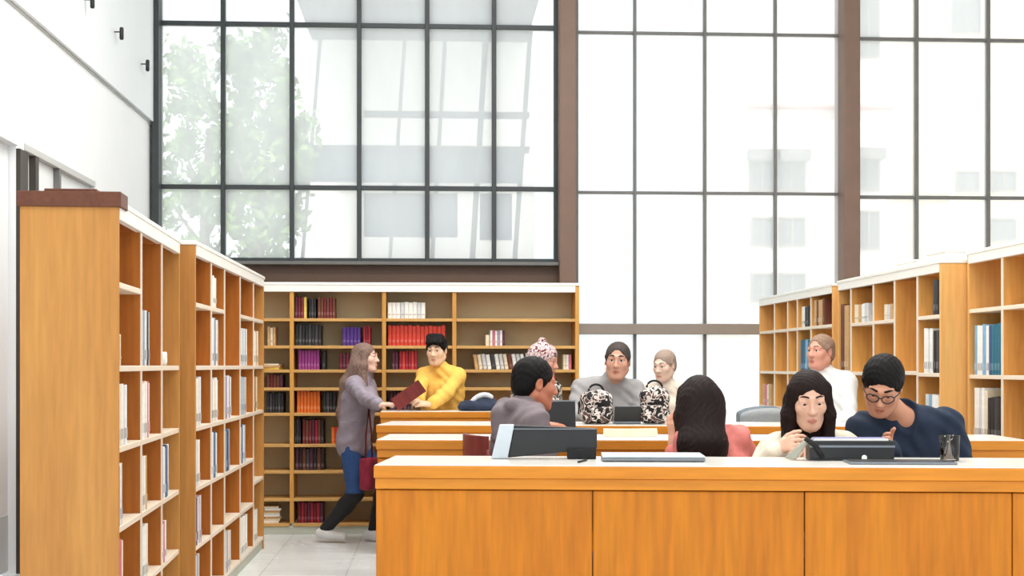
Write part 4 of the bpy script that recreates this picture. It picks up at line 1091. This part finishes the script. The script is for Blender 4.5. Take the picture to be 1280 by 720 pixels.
# black display with pale grey side on the foreground counter
def slab(name, w, d, h, m, parent, z0=0, x0=0, y0=0, rot=None, bev=.003):
    b = bmesh.new(); box(b, x0-w/2, x0+w/2, y0-d/2, y0+d/2, z0, z0+h); return fin(name, b, m, parent, bevel=bev, rot=rot)
p = top(c1, 688, .40)
t = thing('display_screen', p, r1+.05, 'wide black display screen with pale grey end standing on the foreground counter', 'screen')
sc_ = .00322
b = bmesh.new()      # body, a wedge in outline: deep on the left, shallow on the right
ol = ((-.20, .002), (.185, .035), (.185, .118), (-.165, .128))
ol = ((-.172, .004), (.187, .040), (.187, .122), (-.145, .135))
vs = [[b.verts.new((x, y, z)) for x, z in ol] for y in (-.02, .02)]
b.faces.new(vs[0]); b.faces.new(vs[1][::-1])
for i in range(4): b.faces.new((vs[0][i], vs[0][(i+1) % 4], vs[1][(i+1) % 4], vs[1][i]))
fin('screen_shell', b, M['black'], t, bevel=.004)
b = bmesh.new(); ol = ((-.238, .0005), (-.1725, .0005), (-.1455, .137), (-.205, .137))
vs = [[b.verts.new((x, y, z)) for x, z in ol] for y in (-.03, .025)]
b.faces.new(vs[0]); b.faces.new(vs[1][::-1])
for i in range(4): b.faces.new((vs[0][i], vs[0][(i+1) % 4], vs[1][(i+1) % 4], vs[1][i]))
o_ = fin('side_cheek', b, M['greyplas'], t, bevel=.004); o_['label'] = 'pale grey end cheek'
slab('foot', .115, .10, .042, M['blacksoft'], t, 0, .125, .01)
b = bmesh.new(); box(b, -.168, .184, -.026, -.0205, .118, .1215); fin('top_trim', b, M['slate'], t)
# slim slate laptop lying closed
p = top(c1, 815, .33)
t = thing('laptop', p, r1+.02, 'closed slate laptop lying flat on the foreground counter', 'laptop')
slab('base', .40, .23, .013, M['slate'], t, .002, bev=.004); slab('lid', .40, .23, .008, M['greyplas'], t, .0156, bev=.003)
for x in (-.16, .16):
    for y in (-.09, .09): b = bmesh.new(); lathe(b, ((.008, 0), (.008, .0022)), 12, (x, y, 0)); fin('rubber_foot', b, M['black'], t)
p = top(c1, 728, .2)
t = thing('pen', p+Vector((0, 0, .004)), 1.2, 'small dark pen lying beside the closed laptop on the counter', 'pen')
b = bmesh.new(); tube(b, ((-.06, 0, 0), (.06, 0, 0)), .004, 10); fin('barrel', b, M['black'], t); b = bmesh.new(); tube(b, ((.0605, 0, 0), (.072, 0, 0)), [.0035, .0008], 10); fin('tip', b, M['steel'], t)
# open black document case with papers
p = top(c1, 1062, .39)
t = thing('document_case', p, r1+.03, 'open black document case on the counter between woman and man', 'case')
b = bmesh.new(); wv = .165; th = .008
box(b, -wv, wv, -.05, .05, .0, .008); box(b, -wv, wv, -.05, -.042, .0081, .078); box(b, -wv, wv, .042, .05, .0081, .078); box(b, -wv, -wv+th, -.0419, .0419, .0081, .078); box(b, wv-th, wv, -.0419, .0419, .0081, .078)
fin('case_body', b, M['black'], t, bevel=.002)
b = bmesh.new(); box(b, -wv-.002, wv+.002, -.0535, -.0505, .052, .06); fin('trim_strip', b, M['charc'] if 'charc' in M else M['slate'], t)
b = bmesh.new()
v = [b.verts.new(q) for q in ((-wv-.001, -.052, .080), (-wv-.001, .02, .080), (-wv-.085, .02, .004), (-wv-.055, -.052, .004))]; b.faces.new(v)
fl = fin('side_flap', b, cloth('grey_green_lining', (150, 150, 138)), t); md = fl.modifiers.new('solid', 'SOLIDIFY'); md.thickness = .006
b = bmesh.new(); tube(b, ((-wv-.02, -.054, .088), (-wv+.02, -.056, .06), (-wv+.05, -.056, .012)), [.010, .012, .008], 10); fin('strap', b, M['blacksoft'], t)
for x in (.045,):
    b = bmesh.new(); bmesh.ops.create_uvsphere(b, u_segments=16, v_segments=10, radius=.011); bmesh.ops.translate(b, verts=b.verts, vec=(x, -.061, .012)); fin('clasp', b, M['paper'], t, smooth=True)
mt = Matrix.Translation(p) @ Matrix.Rotation(r1+.03, 4, 'Z')
for i, (yy, h_, m_, lab) in enumerate(((-.035, .086, 'paper', 'white sheet sticking out of the black document case, frontmost'), (-.018, .091, 'lilac', 'lilac folder sticking out of the black document case'), (.0, .088, 'paper', 'white sheet sticking out of the black document case, behind the lilac folder'), (.02, .084, 'greyplas', 'pale grey folder at the back inside the black document case'))):
    f = bx('folder' if m_ != 'paper' else 'sheet_of_paper', -.15, .145-.01*i, -.0022, .0022, .0085, h_, M[m_], None, .0008, (mt @ Vector((0, yy, 0)))[:], (0, 0, r1+.03)); tag(f, lab, 'folder' if m_ != 'paper' else 'paper')
# thin dark tablet lying in front of the case
p = top(c1, 1124, .20)
t = thing('tablet', p, r1+.01, 'thin dark tablet lying flat near the front edge of the counter', 'tablet')
slab('shell', .40, .16, .009, M['slate'], t, 0, bev=.003); slab('glass_face', .385, .148, .0015, M['black'], t, .0092, bev=.0005)
# tumbler
p = top(c1, 1187, .36)
t = thing('glass_tumbler', p, 0, 'glass tumbler of amber tea on the counter beside the man in navy', 'glass')
b = bmesh.new(); lathe(b, ((0, 0), (.034, 0), (.036, .004), (.040, .10), (.0375, .10), (.0335, .008), (0, .008)), 28); fin('tumbler_body', b, M['tumbler'], t)
b = bmesh.new(); lathe(b, ((0, .0085), (.0325, .0085), (.0355, .072), (0, .072)), 28); fin('tea', b, M['tea'], t)
# small laptop on the second counter
p = top(c2, 706, .42)
def laptop(p, rz, w, d, h, lab, tilt=.25):
    t = thing('laptop', p, rz, lab, 'laptop')
    slab('base', w, d, .014, M['slate'], t, .0005, bev=.004)
    slab('keyboard', w*.86, d*.5, .002, M['black'], t, .0147, 0, -.02, bev=.0008)
    b = bmesh.new(); box(b, -w/2, w/2, -.004, .004, 0, h); l = fin('lid', b, M['black'], t, bevel=.003); l.location = (0, d/2-.006, .0165); l.rotation_euler = (-tilt, 0, 0)
    b = bmesh.new(); box(b, -w/2-.002, w/2+.002, -.0015, .0015, h+.0005, h+.006); q = fin('rim', b, M['slate'], l)
    return t
laptop(p, .18, .165, .16, .165, 'small black laptop with open lid before the hooded man', .08)
p = top(c3, 783, .30)
laptop(p, PI-.05, .17, .16, .11, 'dark laptop in front of the man in grey sweater', .5)
# patterned rucksacks
bagm = patterned('black_white_print', (34, 30, 30), (222, 212, 204), (92, 66, 62), 24)
def rucksack(px, dy, w, h_, rz, lab):
    p = top(c3, px, dy); t = thing('rucksack', p, rz, lab, 'bag', 'patterned bags on the third counter')
    s_ = SD(); s_.rbox((0, 0, h_*.46), (w*.5-.05, .03, h_*.46-.05), .05, .02); s_.ell((0, 0, h_*.8), (w*.42, .075, h_*.2), .04); s_.cut((0, 0, .0), (0, 0, -1), .01)
    s_.warp(lambda X, Y, Z: .006*np.sin(40*X+17*Z)*np.sin(33*Z+11*Y)); sdobj('bag_body', s_, .006, bagm, t)
    s_ = SD(); s_.rbox((0, -.085, h_*.3), (w*.32-.02, .012, h_*.2-.02), .022, .02); s_.warp(lambda X, Y, Z: .003*np.sin(50*X)*np.sin(43*Z)); sdobj('front_pocket', s_, .006, bagm, t)
    b = bmesh.new(); tube(b, [(.05*math.cos(a), 0, h_*.97+.045*math.sin(a)) for a in [PI*i/10 for i in range(11)]], .007, 8); fin('handle', b, M['blacksoft'], t)
    for e in (-1, 1): b = bmesh.new(); tube(b, ((e*w*.3, .07, h_*.85), (e*w*.36, .13, h_*.6), (e*w*.38, .12, h_*.3), (e*w*.34, .08, .06)), .011, 8); fin('shoulder_strap', b, M['blacksoft'], t)
    return t
rucksack(745, .25, .20, .215, .2, 'patterned black and white bag on third counter, left one before grey sweater')
rucksack(818, .28, .19, .24, -.25, 'patterned black and white bag on third counter, right one nearer the window')
# open booklet on second counter
p = top(c2, 790, .28)
t = thing('open_booklet', p, .05, 'beige open booklet propped on the second counter near the pink-topped woman', 'booklet')
for e in (-1, 1):
    b = bmesh.new(); box(b, 0 if e > 0 else -.15, .15 if e > 0 else 0, -.002, .002, 0, .045); q = fin('leaf', b, bookmat('cream'), t); q.rotation_euler = (-.35, 0, e*.25); q.location = (e*.001, 0, .001)
# jacket heap on the rear counter
p = top(c4, 600, .17, Z4)
t = thing('jacket', p, .1, 'crumpled navy and white jacket heaped on the rearmost counter', 'jacket')
s_ = SD()
for (x, y, z, a, bb, c_) in ((-.05, 0, .035, .12, .10, .05), (.03, .02, .07, .09, .08, .06), (.08, -.01, .035, .08, .09, .045), (-.09, .01, .03, .07, .08, .04)): s_.ell((x, y, z), (a, bb, c_), .03)
s_.warp(lambda X, Y, Z: .008*np.sin(45*X+30*Z)*np.sin(38*Y+25*X)); s_.cut((0, 0, .0), (0, 0, -1), .006)
sdobj('jacket_body', s_, .006, cloth('navy_nylon', (40, 50, 72)), t)
s_ = SD()
for i in range(7):
    a, b_ = -.07+.022*i, -.07+.022*(i+1); f = lambda x: (x, -.035, .125-5.5*(x-.03)**2)
    s_.cone(f(a), f(b_), .018, .018, .01)
q = sdobj('lining', s_, .006, cloth('white_fleece', (222, 224, 230)), t); q['label'] = 'white fleece lining'
# maroon folder held by the man in yellow
p = at(499, 510.5, 11.13); p.z = Z4+.0015
t = thing('folder', p, 0, 'maroon folder tilted up from the rearmost counter by the man in yellow', 'folder')
b = bmesh.new(); box(b, 0, .26, -.012, -.008, 0, .11); box(b, 0, .26, .008, .012, 0, .11); box(b, -.004, -.0005, -.012, .012, 0, .11); f = fin('cover', b, M['maroon'], t, bevel=.001)
b = bmesh.new(); box(b, .002, .25, -.0078, .0078, .004, .106); q = fin('page_block', b, M['paper'], t)
for q in t.children: q.rotation_euler = (0, -.62, 0); q.location = (.0, 0, .003)
# shoulder bag of the standing woman
p = at(461, 590, 11.62)
t = thing('shoulder_bag', (p.x, p.y, at(461, 612, 11.62).z), 1.2, 'maroon shoulder bag hanging beside the standing woman\'s knee', 'bag')
s_ = SD(); s_.rbox((0, 0, .13), (.075, .022, .105), .025, .02); s_.warp(lambda X, Y, Z: .004*np.sin(38*X)*np.sin(30*Z)); sdobj('bag_body', s_, .006, cloth('maroon_canvas', (150, 40, 62), .3, 12), t)
b = bmesh.new(); tube(b, ((-.07, 0, .24), (-.055, 0, .45), (0, 0, .65), (.055, 0, .45), (.07, 0, .24)), .008, 8); fin('strap', b, M['maroon'], t)
# grey chairs at the back right
def chair(px, Y, rz, lab, m):
    x = ax(px, Y); t = thing('office_chair', (x, Y, 0), rz, lab, 'chair', 'chairs by the bright window')
    s_ = SD(); s_.rbox((0, 0, .52), (.2, .2, .012), .035, .02); sdobj('seat', s_, .01, m, t)
    s_ = SD()
    for i in range(9):
        a = -1+i/4; bb = -1+(i+1)/4
        if i < 8: s_.rbox(((a+bb)/2*.2, .26-.05*((a+bb)/2)**2, .90-.03*((a+bb)/2)**2), (.03, .012, .19), .03, .05)
    sdobj('backrest', s_, .009, m, t)
    b = bmesh.new(); tube(b, ((0, .05, .47), (0, .27, .5), (0, .29, .8)), .018, 10); fin('back_bracket', b, M['black'], t)
    b = bmesh.new(); lathe(b, ((.03, .07), (.03, .25), (.02, .25), (.02, .48)), 16); fin('gas_post', b, M['steel'], t)
    for k in range(5):
        a = 2*PI*k/5; l = thing('x', (0,0,0), 0); bpy.data.objects.remove(l)
        b = bmesh.new(); tube(b, ((.02*math.cos(a), .02*math.sin(a), .1), (.27*math.cos(a), .27*math.sin(a), .07)), [.024, .016], 8); g = fin('base_spoke', b, M['black'], t)
        b = bmesh.new(); lathe(b, ((.012, -.014), (.026, -.012), (.026, .012), (.012, .014)), 14); bmesh.ops.rotate(b, verts=b.verts, matrix=Matrix.Rotation(PI/2, 3, 'X')); bmesh.ops.rotate(b, verts=b.verts, matrix=Matrix.Rotation(a+PI/2, 3, 'Z')); bmesh.ops.translate(b, verts=b.verts, vec=(.27*math.cos(a), .27*math.sin(a), .027)); fin('castor', b, M['black'], g)
    for e in (-1, 1):
        b = bmesh.new(); tube(b, ((e*.2, .1, .5), (e*.25, .1, .55), (e*.25, .12, .7), (e*.25, -.1, .71)), .014, 8); fin('armrest', b, M['black'], t)
    return t
chair(966, 11.0, PI-.3, 'pale grey rounded office chair behind the woman in cream', M['chairgrey'])
chair(932, 11.6, PI+.4, 'blue-grey office chair beside the window, left of the pale grey one', cloth('blue_grey_cloth', (122, 132, 142)))

# ------------------------------------------------------------------ light
w = bpy.data.worlds.new('sky'); bpy.context.scene.world = w; w.use_nodes = True
bg = w.node_tree.nodes['Background']; bg.inputs['Color'].default_value = (.93, .97, 1, 1); bg.inputs['Strength'].default_value = 2.6
def area(name, loc, rot, sx, sy, power, col=(1, .97, .92)):
    l = bpy.data.lights.new(name, 'AREA'); l.shape = 'RECTANGLE'; l.size = sx; l.size_y = sy; l.energy = power; l.color = col
    o = bpy.data.objects.new(name, l); C.objects.link(o); o.location = loc; o.rotation_euler = rot
for x, y, p_ in ((-.8, 3.0, 90), (3.0, 3.0, 120), (0, 7, 150), (2.6, 7.0, 190), (-.2, 10.2, 190), (2.2, 10.2, 220)): area('ceiling_fill', (x, y, ZC-.05), (0, 0, 0), 1.6, .5, p_)  # unseen fill lights, added to brighten the room and its furniture
sl = bpy.data.lights.new('sun', 'SUN'); sl.energy = 5; sl.angle = R(3); so = bpy.data.objects.new('sun', sl); C.objects.link(so)
so.rotation_euler = (R(36), 0, R(-14))          # over the roof from behind, onto the trees and facades outside
sc = bpy.context.scene
sc.view_settings.view_transform = 'Standard'; sc.view_settings.look = 'None'
sc.view_settings.exposure = -0.75; sc.view_settings.gamma = 1; sc.view_settings.use_curve_mapping = False
